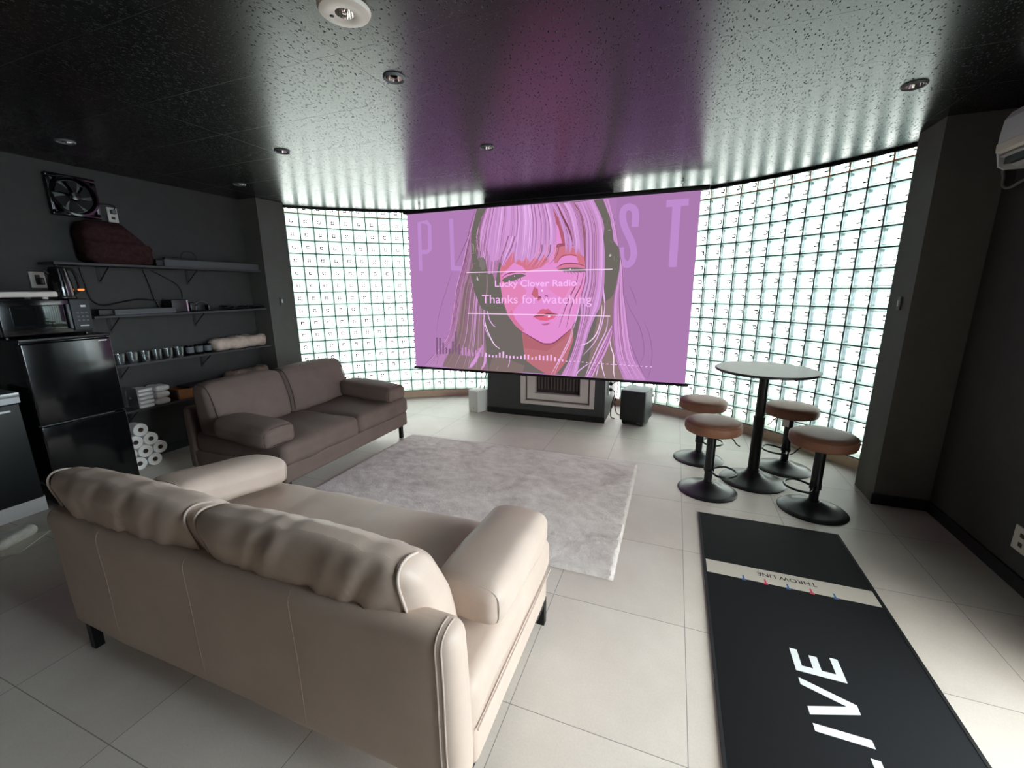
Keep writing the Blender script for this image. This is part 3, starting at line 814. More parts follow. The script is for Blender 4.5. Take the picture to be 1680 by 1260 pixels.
b33,13 2056,1728 2137,1568 2170,1420 2177,1226 2182,1095 2176,927 2143,752 2116,637 2077,510 2037,357 1986,182 1936,-1
b30,14 2064,1728 2145,1567 2178,1419 2186,1226 2190,1093 2184,925 2152,749 2123,638 2082,512 2042,361 1992,184 1944,0
b30,15 2070,1729 2152,1566 2185,1418 2193,1226 2197,1092 2191,922 2159,747 2128,640 2087,513 2047,364 1997,186 1950,0
b30,12 2074,1729 2156,1565 2189,1417 2196,1226 2201,1091 2195,921 2163,746 2131,640 2090,514 2049,365 2000,187 1953,0
b33,8 2081,1729 2164,1564 2197,1416 2204,1226 2209,1089 2203,919 2172,743 2138,642 2095,516 2055,369 2006,189 1961,1
b35,9 2083,1729 2166,1564 2199,1416 2206,1225 2211,1089 2205,918 2174,742 2139,642 2096,516 2056,369 2007,190 1962,1
b30,16 2091,1730 2175,1563 2208,1415 2215,1225 2220,1087 2213,915 2183,739 2147,643 2102,518 2062,373 2014,193 1970,1
b33,16 2093,1730 2177,1562 2210,1415 2218,1225 2223,1087 2216,915 2186,738 2149,644 2104,519 2064,374 2016,193 1973,1
b33,16 2095,1730 2179,1562 2212,1415 2219,1225 2224,1086 2217,914 2188,738 2150,644 2105,519 2065,375 2017,194 1974,2
b33,14 2104,1730 2189,1561 2222,1413 2230,1225 2235,1084 2228,911 2199,734 2159,646 2112,521 2072,379 2025,197 1984,2
b41,9 2052,1067 2027,941 1971,827 1922,696 1892,510
b19,9 2034,1067 2008,941 1952,827 1903,695 1866,510
b30,9 2016,1068 1990,941 1934,827 1884,695 1839,509
b41,9 1998,1068 1972,941 1915,827 1865,695 1812,508
b19,9 1979,1069 1953,941 1896,827 1846,695 1785,508
b30,9 1961,1069 1935,942 1878,827 1827,695 1758,507
b41,9 1943,1069 1916,942 1859,827 1808,695 1730,506
b23,11 2224,747 2221,625 2180,457 2088,358 2006,332
b35,11 2245,860 2251,704 2222,524 2162,368 2047,228
b35,11 2124,153 2058,107 1999,50 1985,2
b35,11 2289,633 2273,489 2206,340 2132,157 2076,1
b35,11 1926,517 1906,404 1847,273 1772,122 1710,8
b42,11 1941,547 1925,420 1878,297 1803,155 1742,2
b23,11 2302,492 2327,337 2360,240 2367,82 2384,3
b23,11 2269,354 2235,234 2248,125 2288,-4
b35,11 2214,133 2201,72 2189,10
b35,11 2228,939 2238,840 2249,756
b35,11 1942,504 1989,696 2007,841
p34 2341,569 2275,433 2204,273 2140,119 2084,3 2154,3 2200,122 2264,236 2320,395 2335,493
p43 2193,1731 2253,1584 2296,1451 2314,1357 2380,1090 2350,908 2332,787 2334,512 2380,212 2475,-1 2689,14 2558,221 2501,440 2449,741 2425,861 2406,1090 2360,1302 2334,1422 2298,1568 2247,1729
b30,11 2341,565 2278,431 2207,271 2144,119 2088,3
b35,11 2340,557 2283,427 2214,267 2150,119 2096,3
b33,11 2339,548 2288,422 2221,262 2157,120 2103,3
b31,11 2339,540 2293,418 2227,258 2163,120 2111,3
b30,11 2338,531 2298,414 2234,254 2170,121 2119,3
b31,11 2337,523 2303,410 2241,250 2177,121 2127,3
b32,11 2337,514 2308,406 2247,246 2183,121 2135,3
b30,11 2336,505 2313,402 2254,242 2190,122 2142,3
b30,11 2335,497 2317,397 2260,238 2196,122 2150,3
b31,7 2194,1731 2254,1584 2296,1450 2314,1356 2381,1090 2351,907 2333,786 2336,511 2382,212 2478,-1
b31,8 2197,1731 2256,1583 2299,1448 2317,1353 2382,1090 2355,904 2340,784 2346,507 2393,212 2491,0
b31,4 2198,1731 2257,1583 2300,1448 2318,1352 2383,1090 2357,904 2343,783 2349,505 2396,213 2495,0
b33,14 2200,1731 2259,1582 2301,1447 2320,1350 2384,1090 2360,902 2347,781 2356,503 2403,213 2503,1
b30,14 2204,1731 2262,1581 2304,1445 2323,1346 2386,1090 2366,898 2356,777 2369,497 2417,214 2520,2
b30,8 2205,1731 2263,1581 2304,1444 2324,1345 2386,1090 2367,897 2358,777 2371,496 2420,214 2523,2
b33,11 2207,1731 2265,1580 2306,1443 2326,1343 2387,1090 2370,896 2362,775 2378,493 2427,214 2531,3
b30,13 2210,1730 2267,1579 2308,1442 2328,1339 2388,1090 2374,893 2369,772 2387,489 2437,215 2544,4
b32,8 2212,1730 2269,1579 2309,1441 2330,1338 2389,1090 2376,891 2373,771 2393,487 2443,215 2551,4
b30,9 2215,1730 2271,1578 2312,1439 2332,1335 2391,1090 2381,889 2380,768 2402,482 2453,215 2563,5
b30,10 2217,1730 2273,1577 2313,1438 2334,1333 2391,1090 2383,888 2383,767 2406,481 2458,216 2568,5
b31,8 2219,1730 2275,1577 2315,1437 2336,1330 2393,1090 2386,885 2389,765 2415,477 2467,216 2579,6
b32,5 2222,1730 2277,1576 2316,1436 2338,1328 2394,1090 2390,883 2394,762 2423,474 2475,216 2589,7
b31,5 2224,1730 2279,1575 2318,1434 2340,1325 2395,1090 2393,881 2399,760 2430,471 2482,217 2598,7
b31,4 2226,1730 2280,1575 2319,1434 2341,1324 2396,1090 2395,880 2402,759 2434,469 2487,217 2604,8
b30,15 2227,1730 2281,1574 2320,1433 2343,1322 2396,1090 2398,878 2406,758 2440,466 2493,217 2611,8
b30,16 2231,1729 2284,1573 2323,1431 2346,1319 2398,1090 2403,875 2414,755 2451,462 2505,218 2625,9
b32,5 2234,1729 2287,1572 2325,1429 2348,1316 2399,1090 2406,873 2420,752 2459,458 2514,218 2636,10
b30,11 2236,1729 2289,1572 2326,1428 2350,1313 2400,1090 2410,871 2425,750 2466,455 2521,219 2645,11
b33,12 2236,1729 2289,1572 2327,1428 2350,1313 2401,1090 2410,871 2425,750 2467,455 2522,219 2645,11
b32,5 2240,1729 2292,1571 2329,1426 2354,1309 2402,1090 2415,867 2434,747 2478,450 2534,219 2660,12
b30,16 2241,1729 2293,1570 2330,1425 2355,1308 2403,1090 2417,866 2437,746 2482,448 2539,220 2665,12
b30,9 2244,1729 2295,1569 2332,1424 2357,1305 2404,1090 2421,864 2442,744 2490,444 2547,220 2676,13
b31,7 2247,1729 2297,1569 2334,1423 2359,1303 2405,1090 2424,862 2448,741 2498,441 2555,220 2685,13
b44,7 2425,861 2497,704 2596,537 2647,350 2648,254 2616,165
b44,7 2476,934 2527,833 2558,741
b44,7 2634,589 2690,465 2727,296 2723,123 2697,24
b44,7 2491,449 2555,288 2638,108 2689,14
b45,11 857,1666 761,1435 681,1148 602,933 545,652 448,343 129,13
b31,8 861,1646 768,1418 691,1138 614,929 559,650 465,342 159,13
b31,12 865,1626 775,1401 701,1128 627,925 573,648 483,342 189,13
b31,10 869,1606 783,1385 711,1119 640,921 587,646 500,341 219,13
b46,7 873,1586 790,1368 721,1109 652,916 601,645 517,341 248,12
b46,7 878,1566 797,1351 731,1099 665,912 615,643 534,340 278,12
b46,10 882,1546 805,1335 741,1089 678,908 629,641 552,339 308,12
b46,7 886,1526 812,1318 751,1079 690,904 642,639 569,339 337,11
b47,13 890,1506 819,1301 761,1069 703,900 656,637 586,338 366,11
b47,11 894,1486 826,1285 771,1060 715,896 670,636 603,338 395,11
b46,13 898,1466 834,1268 780,1050 728,891 684,634 620,337 424,11
b47,10 902,1446 841,1251 790,1040 740,887 698,632 637,337 453,10
b31,6 906,1426 848,1235 800,1030 753,883 711,630 653,336 482,10
b31,8 910,1406 856,1218 810,1021 765,879 725,629 670,336 511,10
b45,9 914,1386 863,1201 820,1011 778,875 739,627 687,335 539,9
b47,6 918,1365 870,1185 830,1001 790,871 752,625 704,334 568,9
b31,7 922,1345 878,1168 840,991 802,867 766,623 721,334 596,9
b31,7 926,1325 885,1151 850,982 815,863 779,622 737,333 624,9
b45,10 930,1305 892,1134 859,972 827,858 793,620 754,333 652,8
b46,10 935,1284 900,1118 869,962 840,854 806,618 770,332 680,8
b45,12 939,1264 907,1101 879,952 852,850 820,616 787,332 708,8
b45,11 943,1244 914,1084 889,943 864,846 833,615 804,331 736,8
b47,11 947,1223 922,1068 899,933 876,842 847,613 820,331 764,7
b31,7 951,1203 929,1051 909,923 889,838 860,611 837,330 791,7
b45,8 955,1183 937,1034 918,913 901,834 874,609 853,329 819,7
b46,8 959,1162 944,1017 928,904 913,830 887,608 869,329 846,7
b48,7 963,1142 951,1000 938,894 925,826 900,606 886,328 874,6
b47,11 968,1121 959,984 948,884 938,822 914,604 902,328 901,6
b45,11 972,1101 966,967 958,875 950,818 927,603 918,327 928,6
b46,12 976,1080 973,950 967,865 962,814 940,601 934,327 955,5
b19,7 855,1724 790,1552 752,1435 602,1181
b19,7 797,1507 729,1254 661,1071 590,867
b31,11 784,1336 734,1147 663,866
b31,7 554,1104 513,1010 457,867 431,814 355,608 312,398
b31,7 620,933 547,709 545,529 419,325
b31,9 286,170 213,101 124,13
b31,7 295,158 322,107 289,27
b31,9 441,164 397,59 376,19
b35,11 969,930 969,735 992,594 1043,515 1073,502
b23,13 936,633 947,521 998,394 1057,299 1122,257
b35,7 923,601 938,489 988,377
b35,9 1237,157 1228,104 1210,54
b35,9 1093,59 1075,17
b35,9 1067,929 1053,883 1032,860
b30,41 727,17 813,123 889,268
b30,30 883,10 930,96 941,212
b33,34 755,19 840,116
p49 876,1734 985,1733 924,1640 870,1504 841,1371 839,1296 876,1227 866,1144 818,1141 800,1282 797,1403 806,1522
p49 791,1115 862,1182 893,1226 937,1248 968,1194 984,1065 1044,1071 1072,987 1108,863 845,864 800,991 779,1076
p51 808,931 1109,929 1150,814 1190,675 968,672 899,703 832,861
p49 2109,1730 2189,1731 2190,1732 2268,1564 2291,1451 2307,1354 2361,1288 2380,1181 2378,1045 2377,1090 2352,908 2312,824 2262,787 2240,909 2236,1093 2241,1006 2232,1253 2212,1388 2218,1481 2192,1588 2148,1663
p50 887,1158 893,1219 928,1244 961,1194 964,1126 925,1104
b52,13 816,1387 824,1364 822,1297
b53,11 798,1384 820,1387
b54,11 800,1288 835,1290
b53,11 827,1175 845,1182
b55,15 859,1044 862,1021 871,998
b53,9 840,1006 858,1025
b53,13 885,1074 891,1051
b56,22 2275,1208 2285,1217 2292,1227
b53,15 2255,1447 2279,1451
b52,9 2243,1506 2245,1539
b52,9 2273,1359 2301,1334
b57,26 2320,1209 2327,1162
b58,22 2348,1182 2352,1155
b59,13 976,1065 978,973 970,863 967,853 969,735
l23,9 734,1088 2311,1087
l23,9 731,644 2309,637
l23,19 1592,888 1611,888
p60 308,359 331,360 321,159 298,158
p60 349,357 372,357 363,165 340,164
p60 389,303 412,304 406,167 383,166
p60 430,245 453,246 450,175 427,174
p60 470,234 493,235 491,175 468,174
p60 516,324 539,325 533,177 511,176
p60 561,438 584,439 575,196 552,195
p60 600,290 622,290 618,173 595,171
p61 640,249 662,250 659,162 637,161
p61 682,259 704,260 701,164 679,163
p61 723,236 745,237 743,162 720,161
p61 772,205 794,206 793,160 771,159
p61 809,231 831,232 829,162 807,161
p61 851,254 872,255 870,161 848,160
p61 892,297 913,297 910,160 889,159
p62 937,204 957,205 956,159 936,158
p62 980,188 999,189 999,162 979,161
p62 1019,181 1039,182 1038,159 1019,158
p62 1062,187 1081,188 1080,158 1061,157
p62 1106,216 1125,216 1124,162 1105,161
p62 1149,230 1168,231 1167,161 1148,160
p62 1189,189 1208,190 1208,159 1189,159
p62 1230,185 1249,186 1249,158 1230,157
p62 1270,187 1289,188 1289,159 1270,158
p62 1190,192 1209,193 1208,160 1189,159
p62 1230,186 1249,187 1248,158 1230,157
p62 1272,188 1291,189 1291,158 1272,157
p62 1315,183 1333,184 1333,158 1315,157
p62 1358,192 1376,193 1376,158 1358,157
p62 1401,209 1419,210 1420,156 1401,155
p62 1443,208 1461,209 1461,157 1443,156
p62 1486,181 1504,182 1504,157 1486,156
p62 1529,194 1547,195 1547,157 1529,156
p62 1571,210 1589,211 1590,156 1572,155
p62 1614,204 1632,205 1632,155 1615,154
p62 1657,212 1674,213 1675,154 1657,153
p62 1698,221 1716,222 1716,154 1699,153
p62 1742,198 1759,199 1760,153 1743,152
p62 1782,181 1799,182 1800,153 1782,152
p62 1825,178 1842,179 1843,155 1825,154
p63 1867,163 1887,164 1887,155 1867,154
p63 1909,163 1929,164 1929,155 1909,154
p63 1953,167 1973,168 1973,159 1953,158
p63 1995,166 2015,167 2015,157 1995,156
p63 2037,164 2057,165 2057,156 2038,155
p63 2081,161 2100,162 2100,153 2081,152
p63 2122,161 2141,162 2141,153 2122,152
p63 2163,162 2182,163 2182,154 2163,152
p63 2207,159 2226,160 2226,151 2207,150
p63 2248,156 2267,157 2267,148 2248,147
p63 2295,157 2314,158 2314,149 2295,148
p63 2244,156 2266,157 2266,149 2245,148
p63 2290,156 2311,158 2312,150 2290,148
p63 2334,156 2355,157 2355,149 2334,148
p63 2377,155 2398,156 2398,148 2377,147
p63 2420,156 2440,157 2441,149 2420,148
p63 2460,156 2481,157 2481,149 2461,148
p63 2503,155 2523,156 2524,148 2503,147
p63 2544,155 2564,156 2565,148 2544,147
p63 2586,154 2606,155 2606,147 2586,146
p63 2625,153 2645,154 2646,147 2626,145
p63 2671,151 2691,152 2691,144 2671,143
p63 2716,152 2736,153 2737,145 2717,144
'''
# ================================================================== PROJECTOR SCREEN
SY = 4.30; sx0, sx1, sz0, sz1 = -2.905, .142, .567, 2.304
t = thing('projector_screen', 'wide hanging projector screen glowing pink with a drawn girl wearing headphones', 'projector screen', ((sx0+sx1)/2, SY, sz1))
part('cloth', MB().box((sx0, SY, sz0), (sx1, SY+.004, sz1+.03)), 'screen_cloth', t)
part('top_casing', MB().soft(((sx0+sx1)/2+.01, SY+.012, 2.327), (sx1-sx0+.12, .05, .042), .012, seg=4), 'screen_border', t, True)
part('bottom_bar', MB().lathe([(.001, sx0-.022), (.011, sx0-.02), (.014, sx0-.012), (.014, sx1+.022), (.011, sx1+.032), (.001, sx1+.034)], 20, (0, SY, sz0-.014), axis='X'), 'screen_border', t, True)
for hx in (-2.745, -.012):
    h = MB()
    h.lathe([(.012, CZ-.004), (.012, CZ)], 16, (hx, SY+.012, 0))
    h.tube([(hx, SY+.012, CZ-.002), (hx, SY+.012, CZ-.02)], .003)
    h.tube([(hx+.011*cos(a), SY+.012, CZ-.030+.012*sin(a)) for a in [k*pi/8 for k in range(16)]], .0026, closed=True)
    h.tube([(hx, SY+.012+.008*cos(a), CZ-.052+.011*sin(a)) for a in [k*pi/8 for k in range(16)]], .0026, closed=True)
    h.tube([(hx-.02, SY+.012, CZ-.012), (hx+.02, SY+.012, CZ-.012)], .0026)
    part('ceiling_hook', h, 'black_trim', t, True)
# the picture
pic = MB(); fcol = []
def clipq(P):
    for ax, lim, sg in ((0, sx0, 1), (0, sx1, -1), (1, sz0, 1), (1, sz1, -1)):
        o = []
        for i in range(len(P)):
            a, b = P[i-1], P[i]; ia = (a[ax]-lim)*sg >= 0; ib = (b[ax]-lim)*sg >= 0
            if ia != ib:
                q = (lim-a[ax])/(b[ax]-a[ax]); o.append((a[0]+q*(b[0]-a[0]), a[1]+q*(b[1]-a[1])))
            if ib: o.append(b)
        P = o
        if len(P) < 3: return []
    return P
lay = 0
def face(P, c):
    P = clipq(P)
    if len(P) < 3: return
    y = SY-.0006-lay*2.2e-5
    pic.add([(x, y, z) for x, z in P], [tuple(range(len(P)))]); fcol.append(c)
for line in ART.strip().split('\n'):
    h, rest = line.split(' ', 1)
    kind = h[0]; hh = h[1:].split(','); c = PICTURE_COLOURS[int(hh[0])]; lay += 1
    P = [tuple(int(v) for v in q.split(',')) for q in rest.split()]
    P = [(sx0+a/1000, sz0+b/1000) for a, b in P]
    if kind == 'p': face(P, c); continue
    w = int(hh[1])/1000
    Q = [Vector((a, b)) for a, b in P]
    if kind != 'l' and len(Q) > 2: Q = [Vector((v.x, v.y)) for v in catmull([(q.x, q.y, 0) for q in Q], 3)]
    n = len(Q); ll = []; rr = []
    for i, q in enumerate(Q):
        d = Q[min(i+1, n-1)]-Q[max(i-1, 0)]
        if d.length < 1e-9: d = Vector((1, 0))
        d.normalize(); nn = Vector((-d.y, d.x)); f = i/(n-1); k = 1
        if kind == 'b': k = max(.1, sin(pi*min(max(f, .02), .98))**.6)
        if kind == 'e': k = max(.1, 1-f**2.2)
        ll.append(q+nn*w/2*k); rr.append(q-nn*w/2*k)
    for i in range(n-1): face([tuple(ll[i]), tuple(ll[i+1]), tuple(rr[i+1]), tuple(rr[i])], c)
lay += 1
for body, x, z, wd, cap, off in (('Lucky Clover Radio', -1.8347, 1.4999, .8949, .0649, .02), ('Thanks for watching', -1.9929, 1.324, 1.2099, .0901, .004)):
    V, F = text_mesh(body, 1., off)
    mx = max(v[0] for v in V); mn = min(v[0] for v in V); k = wd/(mx-mn)
    capu = max(v[1] for v in V); kz = cap/capu
    y = SY-.0006-lay*2.2e-5
    pic.add([(x+(v[0]-mn)*k, y, z+v[1]*kz) for v in V], F); fcol += [(246, 186, 246)]*len(F)
po = part('projected_picture', pic, 'projected_picture', t, label='pink drawing of a girl with long hair and headphones under the caption Thanks for watching')
ca = po.data.attributes.new('picture_colour', 'FLOAT_COLOR', 'CORNER')
arr = []
for p_, c in zip(po.data.polygons, fcol): arr += [*lin(c), 1.]*p_.loop_total
ca.data.foreach_set('color', arr)

# ================================================================== SOFAS
def sofa_leg(mb, x, y, dx, dy):
    """flat steel foot: post on a pad with a bracket running under the frame"""
    mb.box((x-.016, y-.016, 0), (x+.016, y+.016, .128))
    a = (x, y); b = (x+dx*.13, y+dy*.13)
    if dx: mb.box((min(a[0], b[0]), y-.016, .108), (max(a[0], b[0]), y+.016, .132))
    else: mb.box((x-.016, min(a[1], b[1]), .108), (x+.016, max(a[1], b[1]), .132))

t = thing('sofa', 'tan leather sofa in the foreground, seen from behind', 'sofa', (-1.33, 1.15, 0), 'two-seat sofas')
Lx0, Lx1 = -2.235, -.435
L = 'tan_leather'
def back_fn(p):       # the panel swells slightly at the top
    return (p.x, p.y - .012*max(0, p.z/.27)**2, p.z + .006*sin(p.x*3.5))
bp_ = part('back_panel', MB().soft(((Lx0+Lx1)/2, .787, .395), (Lx1-Lx0, .112, .53), .05, (0, .008, 0), 26, back_fn, (.006, 3, 3, 4), rs=5), L, t, True)
from mathutils.bvhtree import BVHTree
tree = BVHTree.FromPolygons([v.co + Vector((bp_.parent.location)) for v in bp_.data.vertices], [tuple(p.vertices) for p in bp_.data.polygons])
def wrap(x, za=.16, yb=.80):
    P = []
    for z in [za+(.60-za)*k/14 for k in range(15)]:
        h = tree.ray_cast(Vector((x, .4, z)), Vector((0, 1, 0)))
        if h[0] is not None: P.append(h[0]+Vector((0, .0005, 0)))
    for k in range(9):
        g = radians(80*k/8+5); c = Vector((x, .80, .60)); d = Vector((0, -cos(g), sin(g)))
        h = tree.ray_cast(c+d*.5, -d)
        if h[0] is not None: P.append(h[0])
    return P
for sx in (-.952, -1.405, -1.87):
    part('seam', MB().tube(wrap(sx), .0011, 6), 'tan_leather', bp_, True)
for k, dx in enumerate((0, .015)):
    part('piping', MB().tube(wrap(Lx1-.034-dx), .0026, 6), 'tan_seam', bp_, True)
part('base_frame', MB().soft(((Lx0+Lx1)/2, 1.195, .2), (Lx1-Lx0-.008, .73, .14), .022, seg=16, wr=(.003, 5, 5, 5)), L, t, True)
def seat_fn(p): return (p.x, p.y, p.z)
smx = (Lx0+Lx1)/2
def groove(p):
    g = math.exp(-(p.x/.03)**2) if p.z > 0 else 0
    return (p.x, p.y, p.z-.010*g)
s_ = part('seat_cushion', MB().soft((smx, 1.215, .338), (Lx1-Lx0, .80, .155), .045, (0, .008, .022), 44, groove, (.014, 6, 3.2, 3), rs=4), L, t, True)
part('piping', MB().tube(catmull([(Lx0+.05, 1.608, .372), (smx, 1.621, .382), (Lx1-.05, 1.608, .372)], 8), .003), 'tan_seam', s_, True)
part('side_seam', MB().tube(catmull([(Lx1+.002, .84, .262), (Lx1+.003, 1.2, .262), (Lx1+.002, 1.58, .262)], 5), .003), 'tan_seam', t, True)
# back cushions leaning over the panel
def bc_fn(p):
    k = (p.z/.2)
    yy = p.y*(1-.28*max(k, 0)) - .075*(k+.35) - (.015*k*k)
    return (p.x, yy, p.z)
for cx, wd, ph in ((-.965, .80, 0), (-1.775, .83, 3.1)):
    def wf(p, cx=cx, wd=wd, ph=ph):
        q = bc_fn(p); u = p.x/(wd/2)
        w = noise.noise(Vector(((p.x+cx)*20-p.z*12+ph, p.z*2.6+ph, p.y*2))) + .45*noise.noise(Vector(((p.x+cx)*36-p.z*22+ph, p.z*3+ph, 4)))
        a = .011*w*(1-abs(u)**6)*(1 if p.y < .05 else .6)
        return (q[0], q[1]+a, q[2]+a*.5 + .012*(1-u*u)*max(p.z/.2, 0))
    c_ = part('back_cushion', MB().soft((cx, .905, .605), (wd, .185, .39), .062, (.012, .03, .012), 34, wf, rs=5), L, t, True)
    for e in (-1, 1):
        path = []
        for (yy, zz) in ((-.085, -.15), (-.094, -.05), (-.094, .08), (-.085, .155), (-.05, .19), (0, .198), (.05, .185)):
            q = bc_fn(Vector((e*(wd/2-.028), yy, zz))); path.append((cx+e*(wd/2-.026), .905+q[1]-.003, .605+q[2]+.003))
        part('piping', MB().tube(catmull(path, 4), .0042), 'tan_seam', c_, True)
# arm bolsters
def arm(mx, my, mz, size, tilt, parent, mt, ms, axis='Y', end=1):
    rot = Matrix.Rotation(tilt, 3, 'X' if axis == 'Y' else 'Y')
    def fn(p):
        u = (p.y if axis == 'Y' else p.x)
        v = (p.x if axis == 'Y' else p.y)
        return (p.x, p.y, p.z + .012*(1-(2*v/size[0 if axis == 'Y' else 1])**2)*(1 if p.z > 0 else .2))
    a = part('arm_bolster', MB().soft((mx, my, mz), size, .04, (.012, .012, .012), 16, fn, (.008, 5, 5, 5), rot=rot, rs=5), mt, parent, True)
    # piping round both end faces
    for e in (-1, 1):
        P = []
        hx, hy, hz = [s/2 for s in size]
        for k in range(28):
            g = 2*pi*k/28; cu = abs(cos(g))**.45*(1 if cos(g) >= 0 else -1); su = abs(sin(g))**.45*(1 if sin(g) >= 0 else -1)
            q = Vector((cu*(hx-.006), e*(hy-.012), su*(hz-.006))) if axis == 'Y' else Vector((e*(hx-.012), cu*(hy-.006), su*(hz-.006)))
            q = Vector(fn(q)); q = rot @ q; P.append((mx+q.x, my+q.y, mz+q.z))
        part('piping', MB().tube(P, .0036, closed=True), ms, a, True)
    return a
arm(-.548, 1.255, .515, (.245, .53, .125), radians(-1.5), t, L, 'tan_seam')
arm(-2.045, 1.30, .545, (.25, .54, .13), radians(-9), t, L, 'tan_seam')
for x, y, dx, dy in ((-2.20, .775, 0, 1), (-.47, .80, 0, 1), (-2.20, 1.56, 0, -1), (-.462, 1.555, 0, -1)):
    mb = MB(); sofa_leg(mb, x, y, dx, dy); part('leg', mb, 'sofa_leg_metal', t)

t = thing('sofa', 'dark brown suede sofa against the left shelf wall, facing the rug', 'sofa', (-3.0, 2.72, 0), 'two-seat sofas')
L = 'brown_suede'; y0, y1 = 1.975, 3.455
part('back_panel', MB().soft((-3.42, (y0+y1)/2, .37), (.10, y1-y0, .50), .035, seg=18, wr=(.005, 3, 3, 4), rs=4), L, t, True)
part('base_frame', MB().soft((-2.94, (y0+y1)/2, .205), (.95, y1-y0-.01, .14), .022, seg=16, wr=(.003, 5, 5, 5)), L, t, True)
ym_ = (y0+y1)/2+.02
for a, b in ((y0, ym_), (ym_, y1)):
    part('seat_cushion', MB().soft((-2.905, (a+b)/2, .348), (.93, b-a, .165), .05, (.01, 0, .02), 22, None, (.016, 3, 6, 3), rs=4), L, t, True)
def bcb(p):
    k = p.z/.2
    return (p.x*(1-.25*max(k, 0)) - .03*k - .01*k*k, p.y, p.z)
for a, b, ph in ((1.945, 2.605, 0), (2.605, 3.285, 2)):
    def wf(p, ph=ph):
        q = bcb(p); w = noise.noise(Vector((p.x*3, p.y*11+p.z*7+ph, p.z*4)))
        return (q[0]+.007*w, q[1], q[2]+.008*(1-(2*p.y/.66)**2)*max(p.z/.2, 0))
    c_ = part('back_cushion', MB().soft((-3.155, (a+b)/2, .615), (.21, b-a, .385), .055, (.025, .008, .01), 24, wf, rs=5), L, t, True)
    for e in (-1, 1):
        path = []
        for (xx, zz) in ((.102, -.15), (.108, -.03), (.104, .10), (.085, .165), (.04, .19), (-.03, .19)):
            q = bcb(Vector((xx, 0, zz))); path.append((-3.155+q[0]+.003, (a+b)/2+e*((b-a)/2-.02), .615+q[2]+.002))
        part('piping', MB().tube(catmull(path, 4), .004), 'brown_seam', c_, True)
arm(-2.735, 2.005, .505, (.50, .25, .135), radians(4), t, L, 'brown_seam', 'X')
arm(-2.735, 3.27, .512, (.60, .25, .135), radians(4), t, L, 'brown_seam', 'X')
for x, y, dx in ((-2.52, 3.40, -1), (-2.52, 2.04, -1), (-3.40, 2.04, 1), (-3.40, 3.40, 1)):
    mb = MB(); sofa_leg(mb, x, y, dx, 0); part('leg', mb, 'sofa_leg_metal', t)

# ================================================================== RUG
rx0, rx1, ry0, ry1 = -2.46, -.198, 1.945, 3.505
rb = MB(); nx, ny = 150, 104; rr_ = random.Random(2)
vs = []
for j in range(ny+1):
    for i in range(nx+1):
        u, v = i/nx, j/ny
        x = rx0+(rx1-rx0)*u; y = ry0+(ry1-ry0)*v
        e = min(u*(rx1-rx0), (1-u)*(rx1-rx0), v*(ry1-ry0), (1-v)*(ry1-ry0))
        h = .017*min(1, (e/.018))**.5 if e > 0 else .001
        z = .002+h + (.004*noise.noise(Vector((x*16, y*16, 0))) + .003*noise.noise(Vector((x*45, y*45, 3))) if e > .005 else 0)
        if e < .02: x += .004*noise.noise(Vector((y*40, x*40, 1))); y += .004*noise.noise(Vector((y*40, x*40, 5)))
        vs.append((x, y, max(z, .002)))
rb.add(vs, [(j*(nx+1)+i, j*(nx+1)+i+1, (j+1)*(nx+1)+i+1, (j+1)*(nx+1)+i) for j in range(ny) for i in range(nx)])
rb.box((rx0+.004, ry0+.004, 0), (rx1-.004, ry1-.004, .002))
single('rug', rb, 'rug_pile', 'mottled beige shaggy rug lying between the two sofas', 'rug', ((rx0+rx1)/2, (ry0+ry1)/2, 0), True)

# ================================================================== DART MAT
mx0, mx1, my0, my1 = .242, 1.022, .35, 2.83
t = thing('dart_mat', 'long black dart mat with white lettering and a throw line strip', 'mat', ((mx0+mx1)/2, 1.6, 0))
part('mat_sheet', MB().soft(((mx0+mx1)/2, (my0+my1)/2, .004), (mx1-mx0, my1-my0, .008), .003, seg=2), 'mat_black', t, True)
eb = MB()
for a, b in (((mx0, my0), (mx0+.012, my1)), ((mx1-.012, my0), (mx1, my1)), ((mx0+.012, my0), (mx1-.012, my0+.012)), ((mx0+.012, my1-.012), (mx1-.012, my1))):
    eb.box((a[0], a[1], .0075), (b[0], b[1], .0092))
part('stitched_edge', eb, 'mat_edge', t)
st = part('throw_line_strip', MB().box((.258, 2.186, .0078), (1.004, 2.3, .0088)), 'mat_beige', t, label='beige throw line strip')
V, F = text_mesh('THROW LINE', 1., .006)
mn = min(v[0] for v in V); mxv = max(v[0] for v in V); k = .262/(mxv-mn); hv = max(v[1] for v in V)
part('lettering', MB().add([(.763-(v[0]-mn)*k, 2.270-(v[1]/hv)*.030, .0092) for v in V], F), 'mat_ink', st, label='black THROW LINE lettering')
for i, (x, c) in enumerate(((.430, 'mat_blue'), (.529, 'mat_red'), (.627, 'mat_blue'), (.726, 'mat_red'), (.823, 'mat_blue'))):
    part('tick_mark', MB().box((x-.004, 2.186, .0086), (x+.004, 2.216, .0093)).box((x-.010, 2.176, .0082), (x+.010, 2.188, .0093)), c, st, label='blue tick mark' if c == 'mat_blue' else 'red tick mark')
LET = {'e': [(.544,1.773),(.570,1.773),(.570,1.692),(.608,1.692),(.608,1.758),(.636,1.758),(.636,1.692),(.683,1.692),(.683,1.773),(.710,1.773),(.710,1.662),(.544,1.662)],
       'v': [(.544,1.629),(.544,1.598),(.675,1.552),(.544,1.506),(.544,1.474),(.709,1.533),(.709,1.569)],
       'i': [(.544,1.442),(.544,1.413),(.709,1.413),(.709,1.442)],
       'l': [(.544,1.243),(.544,1.213),(.709,1.213),(.709,1.374),(.682,1.374),(.682,1.243)]}
